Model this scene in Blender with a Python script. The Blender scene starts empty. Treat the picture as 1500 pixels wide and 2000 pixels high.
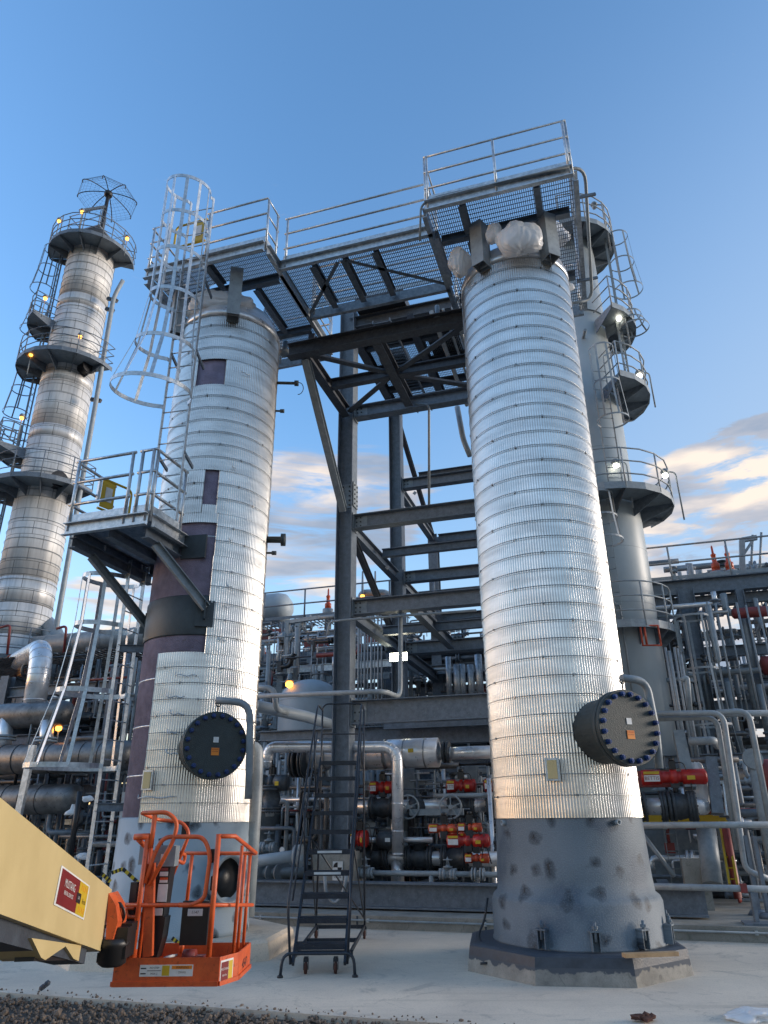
import bpy, math, random
from mathutils import Vector as V3, Matrix, noise
random.seed(7)
R_ = math.radians; PI = math.pi; cos = math.cos; sin = math.sin
C = bpy.context.scene.collection; SC = bpy.context.scene
# ------------------------------------------------------------------ camera
F = 1390.0; PITCH = R_(23.35); ROLL = R_(-0.45); CAM = V3((0, 0, 1.7))
cam = bpy.data.cameras.new('camera'); camo = bpy.data.objects.new('camera', cam); C.objects.link(camo)
camM = Matrix.Rotation(PI/2+PITCH, 3, 'X') @ Matrix.Rotation(ROLL, 3, 'Z')
camo.matrix_world = Matrix.Translation(CAM) @ camM.to_4x4()
cam.sensor_fit = 'VERTICAL'; cam.sensor_height = 24; cam.lens = 24*F/2000; cam.clip_start = .05; cam.clip_end = 3000
SC.camera = camo
def ray(x, y): return camM @ V3(((x-750)/F, (1000-y)/F, -1))
def PD(x, y, d): r = ray(x, y); return CAM + r*(d/r.y)
def PZ(x, y, z): r = ray(x, y); return CAM + r*((z-CAM.z)/r.z)
A = R_(17)
U = V3((cos(A), -sin(A), 0)); W = V3((sin(A), cos(A), 0)); Z = V3((0, 0, 1)); O = V3((-.88, 15.4, 0))
def L(u, v, z=0): return O + U*u + W*v + Z*z
def PV(x, y, v):
    r = ray(x, y); return CAM + r*((v-(CAM-O).dot(W))/r.dot(W))
# ------------------------------------------------------------------ mesh builder
def frame(d, up=Z):
    d = d.normalized()
    if abs(d.dot(up)) > .98: up = V3((0, 1, 0)) if abs(d.y) < .9 else V3((1, 0, 0))
    s = d.cross(up).normalized(); return s, s.cross(d).normalized(), d
def fillet(pts, r, n=5):
    out = [pts[0]]
    for a, b, c in zip(pts, pts[1:], pts[2:]):
        d0 = (a-b); d1 = (c-b); k = min(r, d0.length*.45, d1.length*.45)
        p, q = b+d0.normalized()*k, b+d1.normalized()*k
        for i in range(n+1):
            t = i/n; out.append(p*(1-t)**2 + b*(2*t*(1-t)) + q*t*t)
    return out+[pts[-1]]
class MB:
    def __init__(s): s.v = []; s.f = []; s.m = []; s.s = []
    def add(s, vs, fs, mi=0, sm=False):
        k = len(s.v); s.v += [tuple(v) for v in vs]
        for f in fs: s.f.append([k+i for i in f]); s.m.append(mi); s.s.append(sm)
        return s
    def obox(s, p0, p1, w, h, up=Z, mi=0):
        a, b, d = frame(p1-p0, up); vs = []
        for p in (p0, p1):
            for i, j in ((-1, -1), (1, -1), (1, 1), (-1, 1)): vs.append(p+a*(i*w/2)+b*(j*h/2))
        return s.add(vs, [(3, 2, 1, 0), (4, 5, 6, 7), (0, 1, 5, 4), (1, 2, 6, 5), (2, 3, 7, 6), (3, 0, 4, 7)], mi)
    def box(s, c, sx, sy, sz, ax=None, mi=0):
        x, y, z = ax or (V3((1, 0, 0)), V3((0, 1, 0)), Z)
        vs = [c+x*(i*sx/2)+y*(j*sy/2)+z*(k*sz/2) for k in (-1, 1) for i, j in ((-1, -1), (1, -1), (1, 1), (-1, 1))]
        return s.add(vs, [(3, 2, 1, 0), (4, 5, 6, 7), (0, 1, 5, 4), (1, 2, 6, 5), (2, 3, 7, 6), (3, 0, 4, 7)], mi)
    def prof(s, p0, p1, poly, up=Z, mi=0):
        a, b, d = frame(p1-p0, up); n = len(poly)
        vs = [p+a*x+b*y for p in (p0, p1) for x, y in poly]
        return s.add(vs, [list(range(n))[::-1], list(range(n, 2*n))]+[(i, (i+1) % n, n+(i+1) % n, n+i) for i in range(n)], mi)
    def hb(s, p0, p1, w=.2, h=.2, t=.014, up=Z):
        x, y = w/2, h/2; q = t/2*.8
        return s.prof(p0, p1, [(-x, -y), (x, -y), (x, -y+t), (q, -y+t), (q, y-t), (x, y-t), (x, y), (-x, y), (-x, y-t), (-q, y-t), (-q, -y+t), (-x, -y+t)], up)
    def ch(s, p0, p1, w=.08, h=.2, t=.01, up=Z):
        y = h/2
        return s.prof(p0, p1, [(0, -y), (w, -y), (w, -y+t), (t, -y+t), (t, y-t), (w, y-t), (w, y), (0, y)], up)
    def tube(s, pts, r, n=8, closed=False, mi=0):
        pts = [p for i, p in enumerate(pts) if i == 0 or (p-pts[i-1]).length > 1e-5]
        m = len(pts); vs = []; a = None
        for i, p in enumerate(pts):
            if closed: d = pts[(i+1) % m]-pts[i-1]
            else: d = pts[min(i+1, m-1)]-pts[max(i-1, 0)]
            d = d.normalized()
            if a is None: a, b, _ = frame(d)
            else:
                a = (a-d*a.dot(d)).normalized(); b = a.cross(d)
            rr = r[i] if isinstance(r, (list, tuple)) else r
            for k in range(n): vs.append(p+a*(rr*cos(2*PI*k/n))+b*(rr*sin(2*PI*k/n)))
        fs = []
        for i in range(m if closed else m-1):
            j = (i+1) % m
            for k in range(n): fs.append((i*n+k, i*n+(k+1) % n, j*n+(k+1) % n, j*n+k))
        s.add(vs, fs, mi, True)
        if not closed:
            k = len(s.v)-m*n
            s.f.append([k+i for i in range(n)][::-1]); s.f.append([k+(m-1)*n+i for i in range(n)]); s.m += [mi, mi]; s.s += [False, False]
        return s
    def lathe(s, p, d, prof, n=24, mi=0, sm=True, up=Z):   # prof: (r, t) along d
        a, b, d = frame(d, up); vs = []; fs = []
        for r, t in prof:
            for k in range(n): vs.append(p+d*t+a*(r*cos(2*PI*k/n))+b*(r*sin(2*PI*k/n)))
        for i in range(len(prof)-1):
            for k in range(n): fs.append((i*n+k, i*n+(k+1) % n, (i+1)*n+(k+1) % n, (i+1)*n+k))
        s.add(vs, fs, mi, sm)
        k = len(s.v)-len(prof)*n
        for base, r, rev in ((k, prof[0][0], 1), (k+(len(prof)-1)*n, prof[-1][0], 0)):
            if r > 1e-4:
                f = [base+i for i in range(n)]; s.f.append(f[::-1] if rev else f); s.m.append(mi); s.s.append(False)
        return s
    def poly(s, pts, th, mi=0, d=None):     # flat polygon plate thickened along d
        d = d or Z; n = len(pts); vs = list(pts)+[p-d*th for p in pts]
        return s.add(vs, [list(range(n)), list(range(n, 2*n))[::-1]]+[(i, n+i, n+(i+1) % n, (i+1) % n) for i in range(n)], mi)
    def strip(s, pts, w, th, up=Z):        # flat bar along a path, wide in 'up'
        m = len(pts); vs = []
        for i, p in enumerate(pts):
            d = (pts[min(i+1, m-1)]-pts[max(i-1, 0)]).normalized(); nn = d.cross(up).normalized()
            for x, y in ((-1, -1), (1, -1), (1, 1), (-1, 1)): vs.append(p+nn*(x*th/2)+up*(y*w/2))
        fs = [(3, 2, 1, 0), tuple((m-1)*4+i for i in range(4))]
        for i in range(m-1):
            for k in range(4): fs.append((i*4+k, i*4+(k+1) % 4, i*4+4+(k+1) % 4, i*4+4+k))
        return s.add(vs, fs)
    def build(s, name, mat, parent=None, label=None, loc=None):
        me = bpy.data.meshes.new(name)
        if parent is not None: o0 = V3(parent['_o'])
        elif loc is not None: o0 = V3(loc)
        else:
            xs = list(zip(*s.v)); o0 = V3(((min(xs[0])+max(xs[0]))/2, (min(xs[1])+max(xs[1]))/2, min(xs[2])))
        me.from_pydata([(x-o0.x, y-o0.y, z-o0.z) for x, y, z in s.v], [], s.f)
        for m_ in (mat if isinstance(mat, (list, tuple)) else [mat]): me.materials.append(m_)
        me.polygons.foreach_set('material_index', s.m); me.polygons.foreach_set('use_smooth', s.s); me.update()
        o = bpy.data.objects.new(name, me); C.objects.link(o)
        if parent is not None: o.parent = parent
        else: o.location = o0
        o['_o'] = tuple(o0)
        if label: o['label'] = label
        return o
def tag(o, label, cat, group=None):
    o['label'] = label; o['category'] = cat
    if group: o['group'] = group
    return o
def thing(name, label, cat, loc, group=None):
    o = bpy.data.objects.new(name, None); C.objects.link(o); o.location = loc; o['_o'] = tuple(loc); o.empty_display_size = .2
    return tag(o, label, cat, group)
def struct(o, kind='structure'): o['kind'] = kind; return o
def kids(o): return [c for c in bpy.data.objects if c.parent is o]
def dup(root, M, label=None, group=None, ch=None):    # copy a thing with its parts; M moves it from where the source stands
    r = root.copy(); C.objects.link(r); r.matrix_world = M @ Matrix.Translation(V3(root['_o']))
    if label: r['label'] = label
    if group: r['group'] = group
    for c0, subs in ch:
        c = c0.copy(); C.objects.link(c); c.parent = r
        for g0 in subs: g = g0.copy(); C.objects.link(g); g.parent = c
    return r
def tree(root): return [(c, kids(c)) for c in kids(root)]
# ------------------------------------------------------------------ materials
def nt(name):
    m = bpy.data.materials.new(name); m.use_nodes = True; t = m.node_tree; b = t.nodes['Principled BSDF']; return m, t, b
def N(t, ty, **k):
    n = t.nodes.new(ty)
    for a, v in k.items():
        if a.startswith('i_'): n.inputs[a[2:].replace('_', ' ')].default_value = v
        else: setattr(n, a, v)
    return n
def ramp(t, fac, stops):
    r = t.nodes.new('ShaderNodeValToRGB'); e = r.color_ramp.elements
    while len(e) < len(stops): e.new(.5)
    for x, (p, c) in zip(e, stops): x.position = p; x.color = (*c, 1) if len(c) == 3 else c
    t.links.new(fac, r.inputs[0]); return r.outputs[0]
def pm(name, c1, c2=None, rough=.6, metal=0, sc=6, bump=.1, bsc=60, dirt=None, lo=.35, hi=.7, coat=0, detail=6):
    m, t, b = nt(name); c2 = c2 or tuple(x*.72 for x in c1)
    tc = N(t, 'ShaderNodeTexCoord'); n1 = N(t, 'ShaderNodeTexNoise', i_Scale=sc, i_Detail=detail, i_Roughness=.65)
    t.links.new(tc.outputs['Object'], n1.inputs['Vector'])
    col = ramp(t, n1.outputs['Fac'], [(lo, c2), (hi, c1)])
    if dirt:
        n3 = N(t, 'ShaderNodeTexNoise', i_Scale=sc*3.3, i_Detail=8, i_Roughness=.75); t.links.new(tc.outputs['Object'], n3.inputs['Vector'])
        f = ramp(t, n3.outputs['Fac'], [(.56, (0, 0, 0)), (.68, (1, 1, 1))])
        mx = N(t, 'ShaderNodeMix', data_type='RGBA'); t.links.new(f, mx.inputs[0]); t.links.new(col, mx.inputs[6]); mx.inputs[7].default_value = (*dirt, 1); col = mx.outputs[2]
    t.links.new(col, b.inputs['Base Color'])
    b.inputs['Metallic'].default_value = metal; b.inputs['Coat Weight'].default_value = coat
    rr = N(t, 'ShaderNodeMapRange'); rr.inputs['To Min'].default_value = max(rough-.12, .05); rr.inputs['To Max'].default_value = min(rough+.12, 1)
    t.links.new(n1.outputs['Fac'], rr.inputs[0]); t.links.new(rr.outputs[0], b.inputs['Roughness'])
    if bump:
        n2 = N(t, 'ShaderNodeTexNoise', i_Scale=bsc, i_Detail=3); t.links.new(tc.outputs['Object'], n2.inputs['Vector'])
        bp = N(t, 'ShaderNodeBump', i_Strength=bump, i_Distance=.01); t.links.new(n2.outputs['Fac'], bp.inputs['Height']); t.links.new(bp.outputs[0], b.inputs['Normal'])
    return m
def cylco(t, R=1.0):
    tc = N(t, 'ShaderNodeTexCoord'); sp = N(t, 'ShaderNodeSeparateXYZ'); t.links.new(tc.outputs['Object'], sp.inputs[0])
    at = N(t, 'ShaderNodeMath', operation='ARCTAN2'); t.links.new(sp.outputs[1], at.inputs[0]); t.links.new(sp.outputs[0], at.inputs[1])
    mu = N(t, 'ShaderNodeMath', operation='MULTIPLY'); t.links.new(at.outputs[0], mu.inputs[0]); mu.inputs[1].default_value = R
    cb = N(t, 'ShaderNodeCombineXYZ'); t.links.new(mu.outputs[0], cb.inputs[0]); t.links.new(sp.outputs[2], cb.inputs[1]); return cb.outputs[0]
def mixc(t, f, a, b_):
    mx = N(t, 'ShaderNodeMix', data_type='RGBA')
    for i, v in ((0, f), (6, a), (7, b_)):
        if isinstance(v, (tuple, list)): mx.inputs[i].default_value = (*v, 1)
        elif isinstance(v, float): mx.inputs[i].default_value = v
        else: t.links.new(v, mx.inputs[i])
    return mx.outputs[2]
def emis(name, c, s):
    m, t, b = nt(name); b.inputs['Base Color'].default_value = (*c, 1); b.inputs['Emission Color'].default_value = (*c, 1); b.inputs['Emission Strength'].default_value = s; return m
def alu_mat():
    m, t, b = nt('corrugated_aluminium'); co = cylco(t)
    mp = N(t, 'ShaderNodeMapping'); mp.inputs['Scale'].default_value = (.6, 3.3, 1); t.links.new(co, mp.inputs[0])
    n = N(t, 'ShaderNodeTexNoise', i_Scale=1.6, i_Detail=5, i_Roughness=.6); t.links.new(mp.outputs[0], n.inputs['Vector'])
    t.links.new(ramp(t, n.outputs['Fac'], [(.3, (.54, .525, .5)), (.6, (.76, .74, .705))]), b.inputs['Base Color'])
    rr = N(t, 'ShaderNodeMapRange'); rr.inputs['To Min'].default_value = .24; rr.inputs['To Max'].default_value = .42
    n2 = N(t, 'ShaderNodeTexNoise', i_Scale=3, i_Detail=6, i_Roughness=.7); t.links.new(co, n2.inputs['Vector']); t.links.new(n2.outputs['Fac'], rr.inputs[0]); t.links.new(rr.outputs[0], b.inputs['Roughness'])
    n3 = N(t, 'ShaderNodeTexNoise', i_Scale=2.2, i_Detail=3); t.links.new(co, n3.inputs['Vector'])
    bp = N(t, 'ShaderNodeBump', i_Strength=.1, i_Distance=.02); t.links.new(n3.outputs['Fac'], bp.inputs['Height']); t.links.new(bp.outputs[0], b.inputs['Normal'])
    b.inputs['Metallic'].default_value = 1; return m
def skirt_mat():
    m, t, b = nt('fireproofing_coating'); co = cylco(t)
    nz = N(t, 'ShaderNodeTexNoise', i_Scale=5, i_Detail=2, i_Roughness=.5); t.links.new(co, nz.inputs['Vector'])
    ad = N(t, 'ShaderNodeVectorMath', operation='MULTIPLY_ADD'); t.links.new(nz.outputs['Color'], ad.inputs[0]); ad.inputs[1].default_value = (.2, .3, 0); t.links.new(co, ad.inputs[2])
    vo = N(t, 'ShaderNodeTexVoronoi', i_Scale=2.5, i_Randomness=.7, voronoi_dimensions='2D'); t.links.new(ad.outputs[0], vo.inputs['Vector'])
    big = N(t, 'ShaderNodeTexNoise', i_Scale=1.3, i_Detail=3); t.links.new(co, big.inputs['Vector'])
    base = ramp(t, big.outputs['Fac'], [(.38, (.075, .1, .13)), (.47, (.12, .15, .175)), (.66, (.16, .19, .215))])
    spot = ramp(t, vo.outputs['Distance'], [(.06, (.95, .95, .95)), (.16, (.6, .6, .6)), (.23, (0, 0, 0))])
    c = mixc(t, spot, base, (.03, .042, .055)); dot = ramp(t, vo.outputs['Distance'], [(.025, (1, 1, 1)), (.045, (0, 0, 0))]); c = mixc(t, dot, c, (.01, .01, .012))
    fine = N(t, 'ShaderNodeTexNoise', i_Scale=60, i_Detail=3); t.links.new(co, fine.inputs['Vector'])
    c = mixc(t, ramp(t, fine.outputs['Fac'], [(.45, (0, 0, 0)), (.8, (.3, .3, .3))]), c, (.3, .34, .37))
    t.links.new(c, b.inputs['Base Color']); b.inputs['Roughness'].default_value = .62
    bp = N(t, 'ShaderNodeBump', i_Strength=.5, i_Distance=.012); t.links.new(fine.outputs['Fac'], bp.inputs['Height']); t.links.new(bp.outputs[0], b.inputs['Normal']); return m
def clad_mat(name, c1, c2, metal, rough, bw=.9, bh=.55):
    m, t, b = nt(name); co = cylco(t, 1.08)
    br = N(t, 'ShaderNodeTexBrick', i_Scale=1.0); br.inputs['Brick Width'].default_value = bw; br.inputs['Row Height'].default_value = bh; br.inputs['Mortar Size'].default_value = .012
    br.inputs['Color1'].default_value = (*c1, 1); br.inputs['Color2'].default_value = (*c2, 1); br.inputs['Mortar'].default_value = (.2, .19, .18, 1); t.links.new(co, br.inputs['Vector'])
    mp = N(t, 'ShaderNodeMapping'); mp.inputs['Scale'].default_value = (6, .5, 1); t.links.new(co, mp.inputs[0])
    n = N(t, 'ShaderNodeTexNoise', i_Scale=1.5, i_Detail=6); t.links.new(mp.outputs[0], n.inputs['Vector'])
    c = mixc(t, ramp(t, n.outputs['Fac'], [(.45, (0, 0, 0)), (.75, (.6, .6, .6))]), br.outputs['Color'], tuple(x*.5 for x in c1))
    t.links.new(c, b.inputs['Base Color']); b.inputs['Metallic'].default_value = metal; b.inputs['Roughness'].default_value = rough; return m
def concrete(name, c1, c2, stain, sc=.5):
    m, t, b = nt(name); tc = N(t, 'ShaderNodeTexCoord')
    n = N(t, 'ShaderNodeTexNoise', i_Scale=sc, i_Detail=9, i_Roughness=.62); t.links.new(tc.outputs['Object'], n.inputs['Vector'])
    c = ramp(t, n.outputs['Fac'], [(.36, c2), (.62, c1)])
    n2 = N(t, 'ShaderNodeTexNoise', i_Scale=sc*2.3, i_Detail=7, i_Roughness=.7, i_Distortion=1.5); t.links.new(tc.outputs['Object'], n2.inputs['Vector'])
    c = mixc(t, ramp(t, n2.outputs['Fac'], [(.56, (0, 0, 0)), (.72, (.75, .75, .75))]), c, stain)
    n3 = N(t, 'ShaderNodeTexNoise', i_Scale=55, i_Detail=4, i_Roughness=.8); t.links.new(tc.outputs['Object'], n3.inputs['Vector'])
    c = mixc(t, ramp(t, n3.outputs['Fac'], [(.5, (0, 0, 0)), (.8, (.65, .65, .65))]), c, tuple(x*.35 for x in c1))
    mp = N(t, 'ShaderNodeMapping'); mp.inputs['Rotation'].default_value = (0, 0, R_(24)); mp.inputs['Scale'].default_value = (.35, 5, 1); t.links.new(tc.outputs['Object'], mp.inputs[0])
    n5 = N(t, 'ShaderNodeTexNoise', i_Scale=1.1, i_Detail=6, i_Roughness=.7); t.links.new(mp.outputs[0], n5.inputs['Vector']); c = mixc(t, ramp(t, n5.outputs['Fac'], [(.55, (0, 0, 0)), (.7, (.4, .4, .4))]), c, tuple(x*.55 for x in c1))
    v5 = N(t, 'ShaderNodeTexVoronoi', i_Scale=.35, feature='DISTANCE_TO_EDGE'); nd = N(t, 'ShaderNodeVectorMath', operation='MULTIPLY_ADD'); t.links.new(n2.outputs['Color'], nd.inputs[0]); nd.inputs[1].default_value = (.9, .9, 0); t.links.new(tc.outputs['Object'], nd.inputs[2]); t.links.new(nd.outputs[0], v5.inputs['Vector'])
    c = mixc(t, ramp(t, v5.outputs['Distance'], [(.001, (.4, .4, .4)), (.004, (0, 0, 0))]), c, tuple(x*.3 for x in c1))
    t.links.new(c, b.inputs['Base Color']); b.inputs['Roughness'].default_value = .85
    bp = N(t, 'ShaderNodeBump', i_Strength=.5, i_Distance=.01); t.links.new(n3.outputs['Fac'], bp.inputs['Height']); t.links.new(bp.outputs[0], b.inputs['Normal']); return m
M = {}
M['alu'] = alu_mat(); M['skirt'] = skirt_mat()
M['band'] = pm('steel_band', (.42, .42, .42), (.25, .26, .27), .4, .9, bump=0)
M['silver'] = pm('aluminium_cladding', (.85, .85, .85), (.6, .61, .63), .3, .55, 4, .25, 8)
M['galv'] = pm('galvanised_steel', (.68, .71, .73), (.42, .46, .49), .42, .75, 14, .15, 90, detail=3)
M['galvd'] = pm('galvanised_grating', (.3, .33, .36), (.16, .18, .2), .5, .6, 10, 0)
M['steel'] = pm('grey_painted_steel', (.19, .225, .265), (.11, .135, .165), .5, .1, 9, .25, 90, dirt=(.25, .28, .3))
M['dark'] = pm('dark_oily_steel', (.06, .062, .068), (.026, .027, .03), .45, .4, 6, .15, 40)
M['dpipe'] = pm('weathered_dark_cladding', (.24, .235, .23), (.1, .1, .1), .45, .6, 3, .2, 20, dirt=(.05, .045, .04))
M['grey'] = pm('light_grey_paint', (.36, .4, .42), (.24, .27, .29), .45, 0, 5, .1, 40, dirt=(.2, .2, .2))
M['mgrey'] = pm('mid_grey_paint', (.29, .33, .355), (.19, .22, .24), .5, .1, 7, .1, 50)
M['towerp'] = pm('grey_tower_paint', (.42, .465, .48), (.36, .4, .415), .42, 0, 1.2, .05, 20)
M['tank'] = pm('pale_tank_paint', (.36, .42, .46), (.29, .34, .38), .5, 0, 2, .05, 20)
M['oldclad'] = clad_mat('weathered_tower_cladding', (.72, .71, .69), (.66, .65, .63), .1, .55)
M['newclad'] = clad_mat('bright_tower_cladding', (.72, .71, .7), (.66, .66, .64), .3, .5)
M['purple'] = pm('bare_purple_insulation', (.31, .27, .36), (.18, .155, .215), .95, 0, 3.5, .8, 70, dirt=(.2, .17, .2))
M['shell'] = pm('primed_vessel_shell', (.055, .07, .078), (.035, .045, .052), .5, .1, 5, .2, 50)
M['orange'] = pm('orange_lift_paint', (.72, .13, .03), (.52, .08, .022), .45, 0, 8, .1, 40, dirt=(.2, .045, .02))
M['tan'] = pm('beige_boom_paint', (.6, .47, .23), (.54, .42, .2), .42, 0, 3, .05, 60)
M['red'] = pm('red_actuator_paint', (.5, .025, .015), (.33, .015, .012), .35, 0, 6, .1, 40)
M['ored'] = pm('orange_red_paint', (.62, .09, .02), (.42, .05, .02), .4, 0, 6, .1, 40)
M['redpipe'] = pm('red_fire_paint', (.3, .05, .045), (.17, .035, .03), .5, 0, 6, .1, 40)
M['valve'] = pm('black_valve_casting', (.075, .085, .095), (.04, .046, .052), .5, .3, 14, .3, 60)
M['mway'] = pm('dark_manway_steel', (.045, .058, .058), (.028, .037, .038), .55, .1, 10, .5, 80)
M['blue'] = pm('blue_coated_nut', (.015, .06, .22), (.006, .02, .08), .35, .2, 20, 0)
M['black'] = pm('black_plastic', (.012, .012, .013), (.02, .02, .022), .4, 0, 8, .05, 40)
M['white'] = pm('white_paint', (.75, .75, .73), (.6, .6, .58), .5, 0, 8, 0)
M['yellow'] = pm('yellow_safety_paint', (.62, .42, .02), (.5, .33, .02), .45, 0, 6, .05, 40)
M['maroon'] = pm('maroon_vinyl', (.2, .02, .02), (.17, .015, .018), .4, 0, 4, 0)
M['olabel'] = pm('orange_label', (.8, .25, .02), (.75, .22, .02), .5, 0, 4, 0)
M['wood'] = pm('timber', (.5, .32, .17), (.36, .22, .11), .7, 0, 9, .3, 30)
M['rust'] = pm('rusty_rag', (.12, .05, .035), (.05, .02, .015), .9, 0, 20, .4, 50)
M['conc'] = concrete('yard_concrete', (.74, .63, .5), (.57, .49, .4), (.32, .29, .25), .55)
M['kconc'] = concrete('kerb_concrete', (.36, .34, .3), (.24, .23, .2), (.13, .135, .11), 2)
M['pconc'] = concrete('pedestal_concrete', (.2, .19, .17), (.1, .1, .095), (.045, .05, .055), 3)
def plinth_mat():
    m = concrete('stained_plinth_concrete', (.34, .32, .28), (.2, .19, .17), (.12, .115, .1), 3); t = m.node_tree; b = t.nodes['Principled BSDF']
    src = b.inputs['Base Color'].links[0].from_socket; tc = N(t, 'ShaderNodeTexCoord'); sp = N(t, 'ShaderNodeSeparateXYZ'); t.links.new(tc.outputs['Object'], sp.inputs[0])
    n = N(t, 'ShaderNodeTexNoise', i_Scale=7, i_Detail=5); t.links.new(tc.outputs['Object'], n.inputs['Vector'])
    a = N(t, 'ShaderNodeMath', operation='MULTIPLY_ADD'); t.links.new(n.outputs['Fac'], a.inputs[0]); a.inputs[1].default_value = .22; t.links.new(sp.outputs[2], a.inputs[2])
    t.links.new(mixc(t, ramp(t, a.outputs[0], [(.235, (0, 0, 0)), (.25, (1, 1, 1))]), src, (.075, .085, .1)), b.inputs['Base Color']); return m
M['pconc'] = plinth_mat()
M['beam_backlit'] = pm('backlit_dark_steel', (.1, .11, .125), (.055, .06, .07), .5, .1, 9, .25, 90, dirt=(.17, .18, .195))  # frame steel with its backlit shade put into a darker colour
M['dconc'] = pm('dark_coated_grout', (.06, .075, .095), (.035, .042, .055), .55, 0, 6, .4, 50)
M['stone'] = pm('gravel_stone', (.22, .17, .13), (.07, .055, .045), .85, 0, 5, .2, 60, lo=.3, hi=.68)
M['gravelbed'] = concrete('gravel_bed', (.1, .08, .06), (.05, .04, .032), (.03, .025, .02), 2)
M['warm'] = emis('amber_lamp_glow', (1, .36, .05), 1.6); M['cool'] = emis('white_lamp_glow', (1, .93, .75), 2.5); M['flood'] = emis('floodlight_glow', (1, .95, .72), 8)
def plastic_mat():
    m, t, b = nt('white_plastic_film'); b.inputs['Base Color'].default_value = (.97, .97, .97, 1); b.inputs['Roughness'].default_value = .25
    tc = N(t, 'ShaderNodeTexCoord'); n1 = N(t, 'ShaderNodeTexNoise', i_Scale=7, i_Detail=3, i_Distortion=1.2); t.links.new(tc.outputs['Object'], n1.inputs['Vector'])
    s1 = N(t, 'ShaderNodeMath', operation='SUBTRACT'); t.links.new(n1.outputs['Fac'], s1.inputs[0]); s1.inputs[1].default_value = .5; s2 = N(t, 'ShaderNodeMath', operation='ABSOLUTE'); t.links.new(s1.outputs[0], s2.inputs[0])
    bp = N(t, 'ShaderNodeBump', i_Strength=.5, i_Distance=.03); t.links.new(s2.outputs[0], bp.inputs['Height']); t.links.new(bp.outputs[0], b.inputs['Normal'])
    tr = N(t, 'ShaderNodeBsdfTranslucent'); tr.inputs[0].default_value = (.8, .8, .8, 1); mx = N(t, 'ShaderNodeMixShader'); mx.inputs[0].default_value = .35
    tp = N(t, 'ShaderNodeBsdfTransparent'); m2 = N(t, 'ShaderNodeMixShader'); m2.inputs[0].default_value = .1
    t.links.new(b.outputs[0], mx.inputs[1]); t.links.new(tr.outputs[0], mx.inputs[2]); t.links.new(mx.outputs[0], m2.inputs[1]); t.links.new(tp.outputs[0], m2.inputs[2])
    t.links.new(m2.outputs[0], t.nodes['Material Output'].inputs[0]); return m
M['film'] = plastic_mat()
def text(txt, size, mat, org, ax, up, parent, name='lettering', label=None):
    cu = bpy.data.curves.new(name, 'FONT'); cu.body = txt; cu.size = size; cu.align_x = 'CENTER'; cu.align_y = 'CENTER'; cu.resolution_u = 2
    o = bpy.data.objects.new(name, cu); C.objects.link(o); dg = bpy.context.evaluated_depsgraph_get(); me = bpy.data.meshes.new_from_object(o.evaluated_get(dg))
    bpy.data.objects.remove(o); ax = ax.normalized(); up = (up-ax*up.dot(ax)).normalized()
    mb = MB(); mb.add([org+ax*v.co.x+up*v.co.y for v in me.vertices], [list(p.vertices) for p in me.polygons])
    return mb.build(name, mat, parent, label)
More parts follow.
